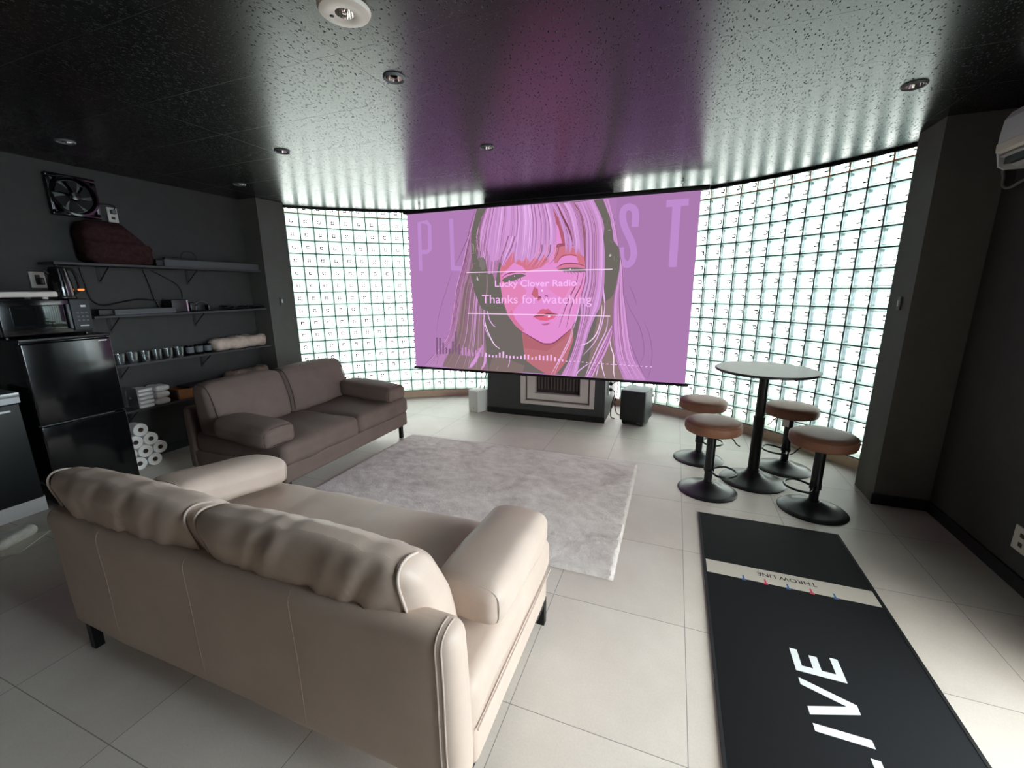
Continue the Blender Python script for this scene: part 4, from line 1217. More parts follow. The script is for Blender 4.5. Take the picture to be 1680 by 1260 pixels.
for k_, P in LET.items():
    part('printed_letter', MB().prism(P, .0078, .0090), 'mat_white', t, label='white letter ' + k_.upper())

# ================================================================== BAR TABLE AND STOOLS
def loop_ring(mb, z, out, half, r=.0075):
    P = catmull([(.018, .018, z), (.05, half*.7, z), (out*.5, half, z), (out*.85, half*.68, z), (out, 0, z), (out*.85, -half*.68, z), (out*.5, -half, z), (.05, -half*.7, z), (.018, -.018, z)], 6)
    mb.tube(P, r, 8)
def make_stool(lever=True):
    t = thing('bar_stool', 'stool', 'stool')
    part('base', MB().lathe([(.203, 0), (.204, .004), (.198, .009), (.165, .017), (.12, .028), (.085, .041), (.06, .056), (.045, .066), (.034, .07)], 64), 'gunmetal_base', t, True)
    part('column', MB().lathe([(.035, .062), (.035, .075), (.0275, .078), (.0275, .15), (.0315, .153), (.0325, .19), (.0315, .195), (.0315, .455)], 32), 'gunmetal', t, True)
    mb = MB(); mb.lathe([(.035, .155), (.035, .185)], 24); loop_ring(mb, .17, .185, .105); part('footrest', mb, 'gunmetal', t, True)
    part('seat_plate', MB().lathe([(.12, .452), (.12, .460)], 32), 'stool_under', t, True)
    s = part('seat', MB().lathe([(.02, .458), (.165, .459), (.183, .468), (.19, .485), (.19, .512), (.184, .532), (.17, .543), (.13, .549), (.06, .5525), (.001, .553)], 64), 'stool_leather', t, True)
    part('seat_piping', MB().tube([(.187*cos(k*pi/32), .187*sin(k*pi/32), .527) for k in range(64)], .0032, 6, True), 'stool_leather', s, True)
    if lever: part('height_lever', MB().tube(catmull([(.03, 0, .448), (.10, 0, .444), (.135, 0, .43), (.16, .0, .40), (.185, .0, .385)], 5), .0045), 'gunmetal', t, True)
    return t
SP = [(.318, 3.21, -18, 'round brown leather stool standing nearest the dart mat and left of the table'),
      (.962, 3.14, 192, 'round brown leather stool right of the table, nearest the dark pillar'),
      (.283, 3.83, -4, 'round brown leather stool at the back left, closest to the black speaker'),
      (.936, 3.848, 205, 'round brown leather stool behind the table with a white paper tag hanging under it')]
proto = make_stool()
stools = []
for i, (x, y, a, lb) in enumerate(SP):
    o = proto if i == 0 else copy_tree(proto)
    o.location = (x, y, 0); o.rotation_euler = (0, 0, radians(a)); tag(o, lb, 'stool', 'bar stools around the table'); stools.append(o)
# paper tag on the last stool
tg = MB().box((-.012, -.03, .375), (-.0105, .018, .445)).tube([(-.011, -.006, .44), (-.011, -.006, .458)], .001)
o = bpy.data.objects.new('paper_tag', tg.mesh('paper_tag', ['paper_white'])); C.objects.link(o); o.parent = stools[3]; o.location = (.0452, -.03, 0); o['label'] = 'white paper tag'
o.rotation_euler = (0, 0, radians(-205+70))
o.location = (.055, .02, 0)

tx, ty = .655, 3.50
t = thing('bar_table', 'tall round bar table with a grey top, between the four stools', 'table', (tx, ty, 0))
part('base', MB().lathe([(.228, 0), (.229, .004), (.222, .010), (.185, .019), (.13, .032), (.09, .048), (.062, .066), (.05, .082), (.043, .088)], 64, (tx, ty, 0)), 'gunmetal_base', t, True)
part('column', MB().lathe([(.043, .08), (.043, .10), (.038, .102), (.038, .505), (.040, .508), (.040, .522), (.033, .526), (.033, .866)], 32, (tx, ty, 0)), 'gunmetal', t, True)
part('table_plate', MB().lathe([(.11, .862), (.11, .869)], 32, (tx, ty, 0)), 'gunmetal', t, True)
part('tabletop', MB().lathe([(.33, .869), (.335, .872), (.335, .884), (.331, .888), (.001, .888)], 72, (tx, ty, 0), cap=True), 'table_top', t, True)
part('top_edge', MB().lathe([(.3352, .870), (.3372, .872), (.3372, .884), (.3352, .886)], 72, (tx, ty, 0), cap=False), 'table_edge', t, True)
part('height_lever', MB().tube(catmull([(tx+.03, ty, .858), (tx+.10, ty+.01, .853), (tx+.13, ty, .838), (tx+.17, ty-.01, .822), (tx+.20, ty-.015, .812)], 5), .0048), 'gunmetal', t, True)
# ================================================================== BY THE COLUMN
t = thing('subwoofer', 'black box speaker on the floor to the right of the column under the screen', 'speaker', (-.325, 4.70, 0))
R1 = Matrix.Rotation(radians(-12), 3, 'Z')
part('cabinet', MB().soft((-.325, 4.72, .215), (.275, .31, .335), .018, seg=3, rot=R1), 'speaker_body', t, True)
part('top_panel', MB().soft((-.325, 4.72, .386), (.270, .305, .012), .005, seg=2, rot=R1), 'speaker_top', t, True)
part('plinth', MB().soft((-.325, 4.72, .033), (.235, .265, .04), .008, seg=2, rot=R1), 'black_plastic', t, True)
for dx, dy in ((-.095, -.11), (.095, -.11), (-.095, .11), (.095, .11)):
    q = R1 @ Vector((dx, dy, 0)); part('foot', MB().lathe([(.016, 0), (.018, .004), (.016, .016)], 16, (-.325+q.x, 4.72+q.y, 0)), 'black_plastic', t, True)
q = R1 @ Vector((.07, -.134, 0)); part('badge', MB().soft((-.325+q.x, 4.72+q.y, .032), (.04, .004, .016), .0015, seg=1, rot=R1), 'grey_plastic', t, True)

t = thing('appliance_box', 'slim white upright box on the floor left of the column', 'appliance', (-2.19, 4.56, 0))
R2 = Matrix.Rotation(radians(-20), 3, 'Z')
part('housing', MB().soft((-2.195, 4.565, .137), (.165, .20, .27), .012, seg=2, rot=R2), 'white_plastic', t, True)
q = R2 @ Vector((.0, .0, 0)); part('top_recess', MB().soft((-2.195, 4.565, .272), (.11, .14, .006), .003, seg=1, rot=R2), 'aged_plastic', t, True)
q = R2 @ Vector((.01, -.101, 0)); part('round_button', MB().soft((-2.195+q.x, 4.565+q.y, .055), (.014, .004, .014), .0018, seg=1, rot=R2), 'grey_plastic', t, True)
for dx, top in ((-.03, .50), (.035, .46)):
    q = R2 @ Vector((dx, .06, 0)); x, y = -2.195+q.x, 4.565+q.y
    part('cable', MB().tube(catmull([(x, y, .27), (x+.004, y+.02, .34), (x+.012, y+.05, top), (x+.06, y+.16, .62)], 5), .006), 'grey_plastic', t, True)

X = cx1
t = thing('wall_outlet', 'outlet with black plugs on the side of the column behind the black speaker', 'outlet', (X, 4.83, .36), 'wall outlets')
part('cover_plate', MB().soft((X+.005, 4.83, .36), (.01, .075, .19), .004, seg=1), 'white_plastic', t, True)
for z in (.40, .33): part('plug', MB().soft((X+.025, 4.83, z), (.04, .045, .04), .008, seg=1), 'black_plastic', t, True)
single('power_cable', MB().tube(catmull([(X+.046, 4.84, .40), (X+.085, 4.87, .42), (X+.09, 4.95, .32), (X+.06, 4.99, .14), (X+.07, 4.98, .05), (X+.10, 4.94, .012), (X+.16, 4.90, .010)], 6), .006), 'cable_black', 'black power cable looping from the upper plug on the column down to the speaker', 'cable', (X+.046, 4.84, .40), True, 'cables behind the speaker')
single('power_cable', MB().tube(catmull([(X+.046, 4.822, .33), (X+.075, 4.812, .29), (X+.05, 4.80, .18), (X+.04, 4.79, .06), (X+.05, 4.78, .012), (X+.09, 4.75, .010)], 6), .006), 'cable_black', 'black power cable hanging straight down from the lower plug on the column', 'cable', (X+.046, 4.822, .33), True, 'cables behind the speaker')

# ================================================================== RIGHT WALL
t = thing('air_conditioner', 'white wall-mounted air conditioner at the top right edge', 'air conditioner', (XR, 2.65, 2.06))
prof = [(XR, 2.32), (1.53, 2.32), (1.487, 2.305), (1.466, 2.27), (1.460, 2.20), (1.460, 2.165), (1.470, 2.155), (XR, 2.155)]
y0, y1 = 2.25, 3.05
mb = MB(); mb.prism(prof, y0, y1, axis='Y'); part('front_cover', mb, 'ac_white', t)
part('trim_strip', MB().prism([(1.463, 2.166), (1.456, 2.160), (1.458, 2.125), (1.468, 2.112), (1.50, 2.112), (1.50, 2.16)], y0, y1+.001, axis='Y'), 'ac_strip', t)
part('body', MB().prism([(XR, 2.157), (1.50, 2.157), (1.50, 2.075), (1.54, 2.05), (XR, 2.05)], y0, y1-.004, axis='Y'), 'ac_white', t)
part('air_slot', MB().box((1.485, y0+.03, 2.062), (1.56, y1-.03, 2.108)), 'black_plastic', t)
for z, x in ((2.089, 1.472), (2.062, 1.490)):
    part('louver', MB().prism([(x, z+.012), (x+.05, z-.012), (x+.052, z-.008), (x+.002, z+.017)], y0+.02, y1-.015, axis='Y'), 'ac_white', t)
part('end_cap', MB().prism([(1.462, 2.118), (1.475, 2.055), (1.50, 2.040), (1.60, 2.040), (1.60, 2.118)], y1-.016, y1-.002, axis='Y'), 'ac_white', t)
part('cord', MB().tube(catmull([(1.62, 3.02, 2.05), (1.63, 3.29, 2.095), (1.64, 3.31, 2.05), (1.64, 3.30, 2.005), (1.64, 3.24, 1.985), (1.64, 3.11, 2.008), (1.65, 2.7, 2.06)], 6), .0065), 'cable_grey', t, True)

def outlet(x, y, z, face, lb, w=.075, h=.125, extra=True):
    s = 1 if face > 0 else -1
    t = thing('wall_outlet', lb, 'outlet', (x, y, z), 'wall outlets')
    part('cover_plate', MB().soft((x+s*.004, y, z), (.008, w, h), .004, seg=1), 'aged_plastic', t, True)
    for dz in (.024, -.024):
        part('socket', MB().soft((x+s*.008, y, z+dz), (.003, .026, .022), .001, seg=1), 'wood_dark', t)
    return t
outlet(XR, 2.615, .245, -1, 'cream wall outlet low on the right wall at the edge of the photo', .11)
for x, y, s, lb in ((1.375, 3.515, -1, 'small switch on the right pillar beside the blocks'), (-4.12, 3.555, 1, 'small switch on the left pillar beside the blocks')):
    t = thing('wall_switch', lb, 'switch', (x, y, 1.36), 'pillar switches')
    part('cover_plate', MB().soft((x+s*.006, y, 1.36), (.012, .042, .085), .004, seg=1), 'grey_plastic', t, True)
    part('rocker', MB().soft((x+s*.013, y, 1.362), (.006, .02, .04), .002, seg=1), 'display', t, True)

# ================================================================== LEFT WALL: FAN, OUTLETS, SHELVES
fy, fz = 2.022, 2.185
t = thing('ventilation_fan', 'black square extractor fan high on the left wall', 'fan', (XL, fy, fz))
fb = MB(); fs = .148
for a, b in (((fy-fs, fz-fs), (fy+fs, fz-fs+.03)), ((fy-fs, fz+fs-.03), (fy+fs, fz+fs)), ((fy-fs, fz-fs+.03), (fy-fs+.03, fz+fs-.03)), ((fy+fs-.03, fz-fs+.03), (fy+fs, fz+fs-.03))):
    fb.soft((XL+.022, (a[0]+b[0])/2, (a[1]+b[1])/2), (.044, b[0]-a[0], b[1]-a[1]), .010, seg=1)
fb.box((XL, fy-fs+.02, fz-fs+.02), (XL+.02, fy+fs-.02, fz+fs-.02))
part('frame', fb, 'black_gloss', t, True)
part('shroud_ring', MB().lathe([(.146, XL+.038), (.142, XL+.058), (.128, XL+.060), (.118, XL+.040), (.116, XL+.022)], 48, (0, fy, fz), axis='X', cap=False), 'black_gloss', t, True)
bl = part('hub', MB().lathe([(.034, XL+.022), (.034, XL+.046), (.026, XL+.054), (.001, XL+.056)], 28, (0, fy, fz), axis='X'), 'black_gloss', t, True)
for k in range(6):
    a = k*pi/3+.3; b = MB(); vs = []
    for i in range(7):
        r = .03+.082*i/6
        for j in range(5):
            g = a + (j/4-.5)*(.72) + .25*i/6
            vs.append((XL+.024+.018*(j/4), fy+r*cos(g), fz+r*sin(g)))
    b.add(vs, [(i*5+j, i*5+j+1, (i+1)*5+j+1, (i+1)*5+j) for i in range(6) for j in range(4)])
    b.add([(v[0]+.002, v[1], v[2]) for v in vs], [(i*5+j, i*5+j+1, (i+1)*5+j+1, (i+1)*5+j) for i in range(6) for j in range(4)])
    part('blade', b, 'mat_ink', t, True)
t = outlet(XL, 2.26, 2.09, 1, 'cream wall outlet with a grey plug beside the extractor fan', .07, .115)
pl = part('plug', MB().soft((XL+.026, 2.258, 2.112), (.034, .034, .032), .006, seg=1), 'grey_plastic', t, True)
part('cord', MB().tube(catmull([(XL+.04, 2.258, 2.125), (XL+.05, 2.262, 2.15), (XL+.03, 2.23, 2.165), (XL+.012, 2.16, 2.16)], 5), .004), 'cable_black', pl, True)

SX = -4.155
def shelf(z, y0, y1, lb):
    t = thing('wall_shelf', lb, 'shelf', (XL, (y0+y1)/2, z), 'wall shelves')
    part('board', MB().soft(((XL+SX)/2, (y0+y1)/2, z-.009), (SX-XL, y1-y0, .018), .002, seg=1), 'shelf_board', t, False)
    for y in (2.085, 2.76):
        b = MB(); b.box((XL, y-.012, z-.15), (XL+.004, y+.012, z-.018)); b.box((XL, y-.012, z-.022), (SX-.03, y+.012, z-.018))
        b.tube([(XL+.004, y, z-.13), (SX-.06, y, z-.022)], .0045, 6)
        part('bracket', b, 'bracket', t)
    return z
Z1s = shelf(1.690, 1.74, 3.385, 'topmost wall shelf, holding the maroon blanket')
Z2s = shelf(1.292, 1.90, 3.385, 'second wall shelf from the top, holding black electronics')
Z3s = shelf(.893, 1.90, 3.385, 'third wall shelf from the top, holding the row of glasses')
Z4s = shelf(.508, 1.90, 3.385, 'lowest wall shelf, holding the wooden box and white packs')

# top shelf
mb = MB()
def bl_fn(p):
    u = p.y/.215; k = p.z/.155
    top = .30 if u > .1 else .0
    z = p.z - max(0, k)*max(0, u-.15)*.24*(1 if k > 0 else 0)
    w = noise.noise(Vector((p.x*6, p.y*7, p.z*26)))
    return (p.x+.012*w, p.y+.010*noise.noise(Vector((p.z*30, p.x*4, 2))), z)
mb.soft((-4.258, 2.18, Z1s+.157), (.19, .43, .31), .05, (.01, .01, .01), 22, bl_fn, (.014, 7, 7, 22), rs=4)
single('blanket', mb, 'maroon_fleece', 'dark maroon fleece blanket folded in a heap on the top shelf', 'blanket', (-4.258, 2.18, Z1s), True)
t = thing('speaker', 'small black cube speaker between the blanket and the long grey box', 'speaker', (-4.25, 2.445, Z1s))
part('housing', MB().soft((-4.25, 2.447, Z1s+.029), (.10, .055, .058), .006, seg=1), 'black_plastic', t, True)
part('grille', MB().soft((-4.1985, 2.447, Z1s+.029), (.004, .045, .046), .0015, seg=1), 'speaker_body', t, True)
t = thing('long_box', 'long flat grey box lying along the top shelf', 'box', (-4.25, 2.94, Z1s))
part('carton', MB().soft((-4.25, 2.94, Z1s+.031), (.11, .90, .062), .004, seg=2), 'box_grey', t, True)
part('end_flap', MB().soft((-4.25, 2.4865, Z1s+.031), (.106, .006, .058), .002, seg=1), 'grey_plastic', t, True)
single('remote_control', MB().soft((-4.23, 2.58, Z1s+.070), (.045, .16, .016), .005, seg=2), 'black_plastic', 'thin black remote control lying on the long grey box', 'remote control', (-4.23, 2.58, Z1s+.062), True)
single('cable_coil', MB().tube(catmull([(-4.25, 2.66, Z1s+.066), (-4.25, 2.665, Z1s+.11), (-4.25, 2.70, Z1s+.142), (-4.25, 2.75, Z1s+.142), (-4.25, 2.79, Z1s+.11), (-4.25, 2.797, Z1s+.066), (-4.245, 2.86, Z1s+.066)], 6), .004), 'cable_black', 'black cable bent in an arch on top of the long grey box', 'cable', (-4.25, 2.72, Z1s+.062), True)
# cables on the wall between the two top shelves
single('hanging_cable', MB().tube(catmull([(XL+.012, 1.97, 1.66), (XL+.012, 1.985, 1.52), (XL+.012, 2.0, 1.42), (XL+.012, 2.06, 1.37), (XL+.03, 2.16, 1.385), (XL+.03, 2.30, 1.41), (XL+.05, 2.44, 1.40)], 6), .006), 'cable_black', 'black cable hanging from the left end of the top shelf', 'cable', (XL, 1.97, 1.66), True)
single('hanging_cable', MB().tube(catmull([(XL+.012, 2.40, 1.665), (XL+.012, 2.425, 1.55), (XL+.012, 2.445, 1.42), (XL+.022, 2.46, 1.36), (XL+.024, 2.465, 1.31)], 6), .008), 'cable_black', 'thick black cable running down the wall under the small cube speaker', 'cable', (XL, 2.40, 1.665), True)
single('hanging_cable', MB().tube(catmull([(XL+.02, 2.45, 1.662), (XL+.012, 2.56, 1.60), (XL+.012, 2.65, 1.54), (XL+.012, 2.68, 1.47), (XL+.05, 2.65, 1.41)], 6), .004), 'cable_black', 'thin black cable drooping under the middle of the top shelf', 'cable', (XL, 2.45, 1.662), True)
# second shelf
t = thing('media_player', 'flat grey media box on the second shelf from the top', 'box', (-4.25, 2.27, Z2s))
part('housing', MB().soft((-4.255, 2.27, Z2s+.022), (.16, .45, .044), .004, seg=2), 'box_grey', t, True)
part('front_strip', MB().box((-4.1765, 2.06, Z2s+.004), (-4.174, 2.48, Z2s+.012)), 'grey_plastic', t)
single('adapter', MB().soft((-4.22, 1.985, Z2s+.026), (.10, .09, .05), .008, seg=2), 'black_plastic', 'black power adapter at the left end of the second shelf', 'adapter', (-4.22, 1.985, Z2s), True)
t = thing('speaker', 'upright black box speaker in the middle of the second shelf', 'speaker', (-4.25, 2.545, Z2s))
part('housing', MB().soft((-4.25, 2.545, Z2s+.056), (.12, .135, .112), .006, seg=1), 'black_plastic', t, True)
part('side_trim', MB().box((-4.189, 2.60, Z2s+.006), (-4.187, 2.612, Z2s+.105)), 'silver', t)
t = thing('headphones', 'dark headphones standing on the second shelf next to the upright speaker', 'headphones', (-4.24, 2.76, Z2s))
part('headband', MB().tube([(-4.24, 2.76+.066*cos(a), Z2s+.03+.062*sin(a)) for a in [pi*k/16 for k in range(17)]], .006, flat=.010), 'grey_plastic', t, True)
for s in (-1, 1): part('ear_cup', MB().soft((-4.24, 2.76+s*.06, Z2s+.031), (.06, .03, .06), .012, seg=2), 'black_plastic', t, True)
for i, (y, w, h) in enumerate(((2.66, .05, .085), )):
    single('controller', MB().soft((-4.24, y, Z2s+h/2), (.08, w, h), .012, seg=2), 'black_plastic', 'small black gadget between the upright speaker and the headphones', 'gadget', (-4.24, y, Z2s), True)
rn = random.Random(5); P = []
for k in range(26):
    P.append((-4.25+rn.uniform(-.05, .05), 2.95+.42*k/25+rn.uniform(-.05, .05), Z2s+.008+rn.uniform(0, .03)))
single('cable_bundle', MB().tube(catmull(P, 4), .0065), 'cable_black', 'tangle of black cables at the right end of the second shelf', 'cables', (-4.25, 3.15, Z2s), True)

# third shelf : glasses
def make_glass():
    t = thing('drinking_glass', 'x', 'glass')
    part('wall', MB().lathe([(.028, .006), (.030, .0), (.036, .085), (.0345, .085), (.0285, .012), (.001, .012)], 28, cap=False), 'tumbler_glass', t, True)
    part('thick_bottom', MB().lathe([(.001, .001), (.028, .001), (.029, .011), (.001, .0115)], 28), 'tumbler_glass', t, True)
    return t
def make_dark():
    t = thing('drinking_glass', 'x', 'glass')
    part('wall', MB().lathe([(.029, .004), (.031, .0), (.034, .088), (.0325, .088), (.0275, .012), (.001, .012)], 28, cap=False), 'smoke_glass', t, True)
    part('band', MB().lathe([(.0322, .02), (.0344, .074)], 28, cap=False), 'grey_plastic', t, True)
    return t
order = ['first', 'second', 'third', 'fourth', 'fifth', 'sixth']
pg = make_glass()
for i in range(6):
    o = pg if i == 0 else copy_tree(pg)
    o.location = (-4.225, 2.035+.0905*i, Z3s); tag(o, f'{order[i]} clear glass from the left on the third shelf, after the fridge', 'glass', 'glasses on the third shelf')
pd = make_dark()
for i in range(3):
    o = pd if i == 0 else copy_tree(pd)
    o.location = (-4.225, 2.58+.082*i, Z3s); tag(o, ['dark tumbler nearest the clear glasses on the third shelf', 'middle one of the three dark tumblers on the third shelf', 'dark tumbler touching the beige bag on the third shelf'][i], 'glass', 'dark tumblers on the third shelf')
def crumple(c, size, amp, f, seed):
    def fn(p):
        w = noise.noise(Vector((p.x*f+seed, p.y*f, p.z*f*.6)))
        w2 = abs(noise.noise(Vector((p.y*f*1.6+seed, p.z*f*.5, p.x*f))))
        k = 1+.0*w
        return (p.x*(1+.25*w), p.y, p.z*(1+.22*w-.35*w2*(1 if p.z > 0 else 0)) )
    return MB().soft(c, size, min(size)*.42, (0, 0, 0), 26, fn, (amp, f*2, f*2.6, f*1.6), rs=4)
single('plastic_bag', crumple((-4.25, 3.085, Z3s+.066), (.15, .58, .13), .012, 9, 3), 'cream_plastic_bag', 'crumpled beige plastic bag filling the right end of the third shelf', 'bag', (-4.25, 3.085, Z3s), True)

# lowest shelf
single('storage_tub', MB().soft((-4.24, 2.03, Z4s+.09), (.16, .085, .18), .01, seg=2), 'clear_wrap', 'clear plastic tub at the left end of the lowest shelf', 'tub', (-4.24, 2.03, Z4s), True)
proto = None
lbs = ['bottom', 'second', 'third', 'fourth', 'top']
for k in range(5):
    mb = MB().soft((0, 0, .014), (.15, .105, .027), .010, (0, 0, .002), 8, None, (.004, 22, 22, 22))
    if k == 0:
        o = single('wrapped_plates', mb, 'wrap_white', 'x', 'pack', (0, 0, 0), True, 'flat white packs on the lowest shelf'); proto = o
    else:
        o = proto.copy(); C.objects.link(o)
    o.location = (-4.225, 2.128+.002*(k % 2), Z4s+.034*k); o.rotation_euler = (0, 0, .04*(k % 3-1))
    tag(o, f'{lbs[k]} flat white wrapped pack in the stack of five on the lowest shelf' if k not in (0, 4) else f'{lbs[k]}most flat white wrapped pack in the stack of five on the lowest shelf', 'pack')
for k in range(3):
    mb = MB().soft((0, 0, .0265), (.15, .115, .052), .024, (.004, 0, .002), 10, None, (.006, 18, 18, 18), rs=4)
    if k == 0:
        o = single('wrapped_bundle', mb, 'wrap_white', 'x', 'pack', (0, 0, 0), True, 'rounded white bundles on the lowest shelf'); proto = o
    else:
        o = proto.copy(); C.objects.link(o)
    o.location = (-4.22, 2.252+.003*k, Z4s+.0565*k); o.rotation_euler = (0, 0, .05*(k-1))
    tag(o, ['lowest rounded white bundle beside the wooden box', 'middle rounded white bundle of three beside the wooden box', 'uppermost rounded white bundle beside the wooden box'][k], 'pack')
t = thing('wooden_box', 'orange-brown wooden box on the lowest shelf behind the brown sofa', 'box', (-4.24, 2.60, Z4s))
bx = MB(); y0, y1 = 2.385, 2.83
bx.box((-4.33, y0, Z4s), (-4.165, y1, Z4s+.01)).box((-4.33, y0, Z4s+.01), (-4.318, y1, Z4s+.09)).box((-4.177, y0, Z4s+.01), (-4.165, y1, Z4s+.09)).box((-4.318, y1-.012, Z4s+.01), (-4.177, y1, Z4s+.09))
part('box_body', bx, 'wood', t)
part('end_board', MB().box((-4.33, y0-.012, Z4s), (-4.165, y0, Z4s+.09)), 'wood_dark', t, label='dark end board')
t = thing('tablet', 'black flat tablet with a white edge lying on the wooden box', 'tablet', (-4.24, 2.62, Z4s+.09))
part('body', MB().soft((-4.235, 2.62, Z4s+.099), (.17, .30, .018), .004, seg=2), 'black_plastic', t, True)
part('white_edge', MB().box((-4.150, 2.54, Z4s+.093), (-4.147, 2.76, Z4s+.099)), 'display', t)
single('plastic_bag', crumple((-4.22, 3.10, Z4s+.09), (.17, .48, .17), .016, 9, 8), 'brown_bag', 'crumpled brown and beige bag on the lowest shelf above the brown sofa back', 'bag', (-4.22, 3.05, Z4s), True)

# toilet rolls on the floor
tp = MB()
rr = .0545
mbp = MB().lathe([(.020, .0), (rr-.004, 0), (rr, .004), (rr, .106), (rr-.004, .110), (.020, .110)], 40, axis='X', cap=False)
mbc = MB().lathe([(.0205, .001), (.0205, .109), (.0185, .109), (.0185, .001), (.0205, .001)], 28, axis='X', cap=False)
rolls = [(2.031, .3375, 'toilet roll on the very top of the pile next to the fridge'), (1.977, .2430, 'toilet roll in the second row down of the pile, half hidden by the fridge'), (2.087, .2430, 'toilet roll in the second row down of the pile, on the sofa side'),
         (1.922, .1490, 'toilet roll in the third row down, deepest behind the fridge'), (2.033, .1490, 'toilet roll in the middle of the third row down of the pile'), (2.143, .1490, 'toilet roll in the third row down, sticking out towards the brown sofa'),
         (1.978, .0545, 'toilet roll on the floor at the foot of the pile, against the fridge'), (2.089, .0545, 'toilet roll on the floor at the foot of the pile, towards the brown sofa')]
rt = thing('toilet_roll', 'x', 'toilet roll', (0, 0, 0), 'toilet rolls by the fridge')
part('paper', mbp, 'paper_white', rt, True); part('core', mbc, 'roll_core', rt, True)
for i, (y, z, lb) in enumerate(rolls):
    o = rt if i == 0 else copy_tree(rt)
    o.location = (-4.245+.004*(i % 3), y, z); tag(o, lb, 'toilet roll', 'toilet rolls by the fridge')

# ================================================================== KITCHEN CORNER
t = thing('refrigerator', 'glossy black two-door fridge under the microwave', 'refrigerator', (-4.13, 1.613, 0))
fy0, fy1, fx = 1.373, 1.852, -3.90
part('body', MB().soft((-4.143, (fy0+fy1)/2, .592), (.434, fy1-fy0, 1.145), .012, seg=3), 'fridge_gloss', t, True)
ud = part('upper_door', MB().soft((fx-.022, (fy0+fy1)/2, .874), (.044, fy1-fy0-.002, .552), .010, seg=3), 'fridge_gloss', t, True)
ld = part('lower_door', MB().soft((fx-.022, (fy0+fy1)/2, .304), (.044, fy1-fy0-.002, .572), .010, seg=3), 'fridge_gloss', t, True)
part('top_cover', MB().soft((-4.125, (fy0+fy1)/2, 1.169), (.455, fy1-fy0+.004, .022), .006, seg=2), 'black_plastic', t, True)
part('badge', MB().box((fx+.0005, 1.775, 1.128), (fx+.002, 1.825, 1.135)), 'silver', ud)
part('door_grip', MB().soft((fx+.0005, 1.58, .5955), (.008, .40, .006), .002, seg=1), 'grey_plastic', ld, True)
part('hinge_cap', MB().lathe([(.006, 1.160), (.006, 1.176), (.001, 1.177)], 12, (fx-.01, 1.842, 0)), 'silver', t, True)
for x in (-3.94, -4.3):
    for y in (1.40, 1.825): part('foot', MB().lathe([(.016, 0), (.016, .022)], 14, (x, y, 0)), 'black_plastic', t)
# microwave
t = thing('microwave_oven', 'black microwave with a mirrored window on top of the fridge', 'microwave', (-4.12, 1.56, 1.18))
my0_, my1_, mxf = 1.325, 1.79, -3.945
part('body', MB().soft((-4.14, (my0_+my1_)/2, 1.312), (.36, my1_-my0_, .236), .008, seg=2), 'black_plastic', t, True)
d = part('door', MB().soft((mxf-.008, 1.505, 1.312), (.026, .345, .228), .006, seg=2), 'black_gloss', t, True)
M['window_mirror'] = mat('window_mirror', (46, 50, 50), .06, metal=.75)
part('door_window', MB().soft((mxf+.006, 1.515, 1.318), (.004, .255, .150), .0015, seg=1), 'window_mirror', d, True)
part('handle', MB().soft((mxf+.016, 1.662, 1.312), (.018, .016, .17), .006, seg=2), 'grey_plastic', d, True)
cp = part('control_panel', MB().soft((mxf-.006, 1.735, 1.320), (.026, .105, .214), .004, seg=1), 'speaker_body', t, True)
part('display', MB().box((mxf+.0072, 1.737, 1.372), (mxf+.0085, 1.765, 1.386)), 'display', cp)
for r_ in range(3):
    for c_ in range(3): part('button', MB().soft((mxf+.008, 1.712+.024*c_, 1.332-.026*r_), (.004, .016, .011), .0015, seg=1), 'grey_plastic', cp, True)
part('button', MB().soft((mxf+.008, 1.738, 1.242), (.004, .05, .008), .0015, seg=1), 'display', cp, True, label='wide pale button')
for x in (-3.99, -4.28):
    for y in (1.36, 1.76): part('foot', MB().lathe([(.012, 1.180), (.012, 1.195)], 12, (x, y, 0)), 'black_plastic', t)
# griddle on the microwave
t = thing('electric_griddle', 'pale flat griddle lying on top of the microwave', 'griddle', (-4.10, 1.47, 1.43))
part('body', MB().soft((-4.10, 1.465, 1.462), (.30, .35, .036), .010, seg=2), 'light_beige_trim', t, True)
part('plate', MB().soft((-4.10, 1.47, 1.484), (.26, .31, .010), .004, seg=2), 'black_plastic', t, True)
for x in (-3.99, -4.21):
    for y in (1.35, 1.585): part('foot', MB().lathe([(.014, 1.430), (.016, 1.445)], 12, (x, y, 0)), 'light_beige_trim', t)
# kettle
kx, ky = -4.10, 1.725
t = thing('electric_kettle', 'black electric kettle with a lit orange switch on the microwave', 'kettle', (kx, ky, 1.43))
part('base', MB().lathe([(.070, 1.430), (.072, 1.436), (.068, 1.448)], 32, (kx, ky, 0)), 'black_plastic', t, True)
part('body', MB().lathe([(.066, 1.449), (.068, 1.47), (.062, 1.54), (.050, 1.62), (.047, 1.635)], 36, (kx, ky, 0)), 'black_gloss', t, True)
part('lid', MB().lathe([(.046, 1.635), (.040, 1.648), (.012, 1.654), (.010, 1.664), (.001, 1.666)], 32, (kx, ky, 0)), 'black_plastic', t, True)
h_ = part('handle', MB().tube(catmull([(kx+.01, ky+.045, 1.638), (kx+.015, ky+.075, 1.63), (kx+.02, ky+.088, 1.58), (kx+.02, ky+.092, 1.51), (kx+.02, ky+.075, 1.478), (kx+.015, ky+.058, 1.472)], 5), .010), 'black_plastic', t, True)
part('power_switch', MB().soft((kx+.045, ky+.088, 1.492), (.03, .028, .012), .004, seg=1), 'lit_switch', h_, True, label='glowing orange switch')
part('spout', MB().tube([(kx, ky-.045, 1.60), (kx, ky-.072, 1.628)], .012), 'black_plastic', t, True)
t = outlet(XL, 1.72, 1.565, 1, 'cream wall outlet with a black plug above the griddle', .085, .115)
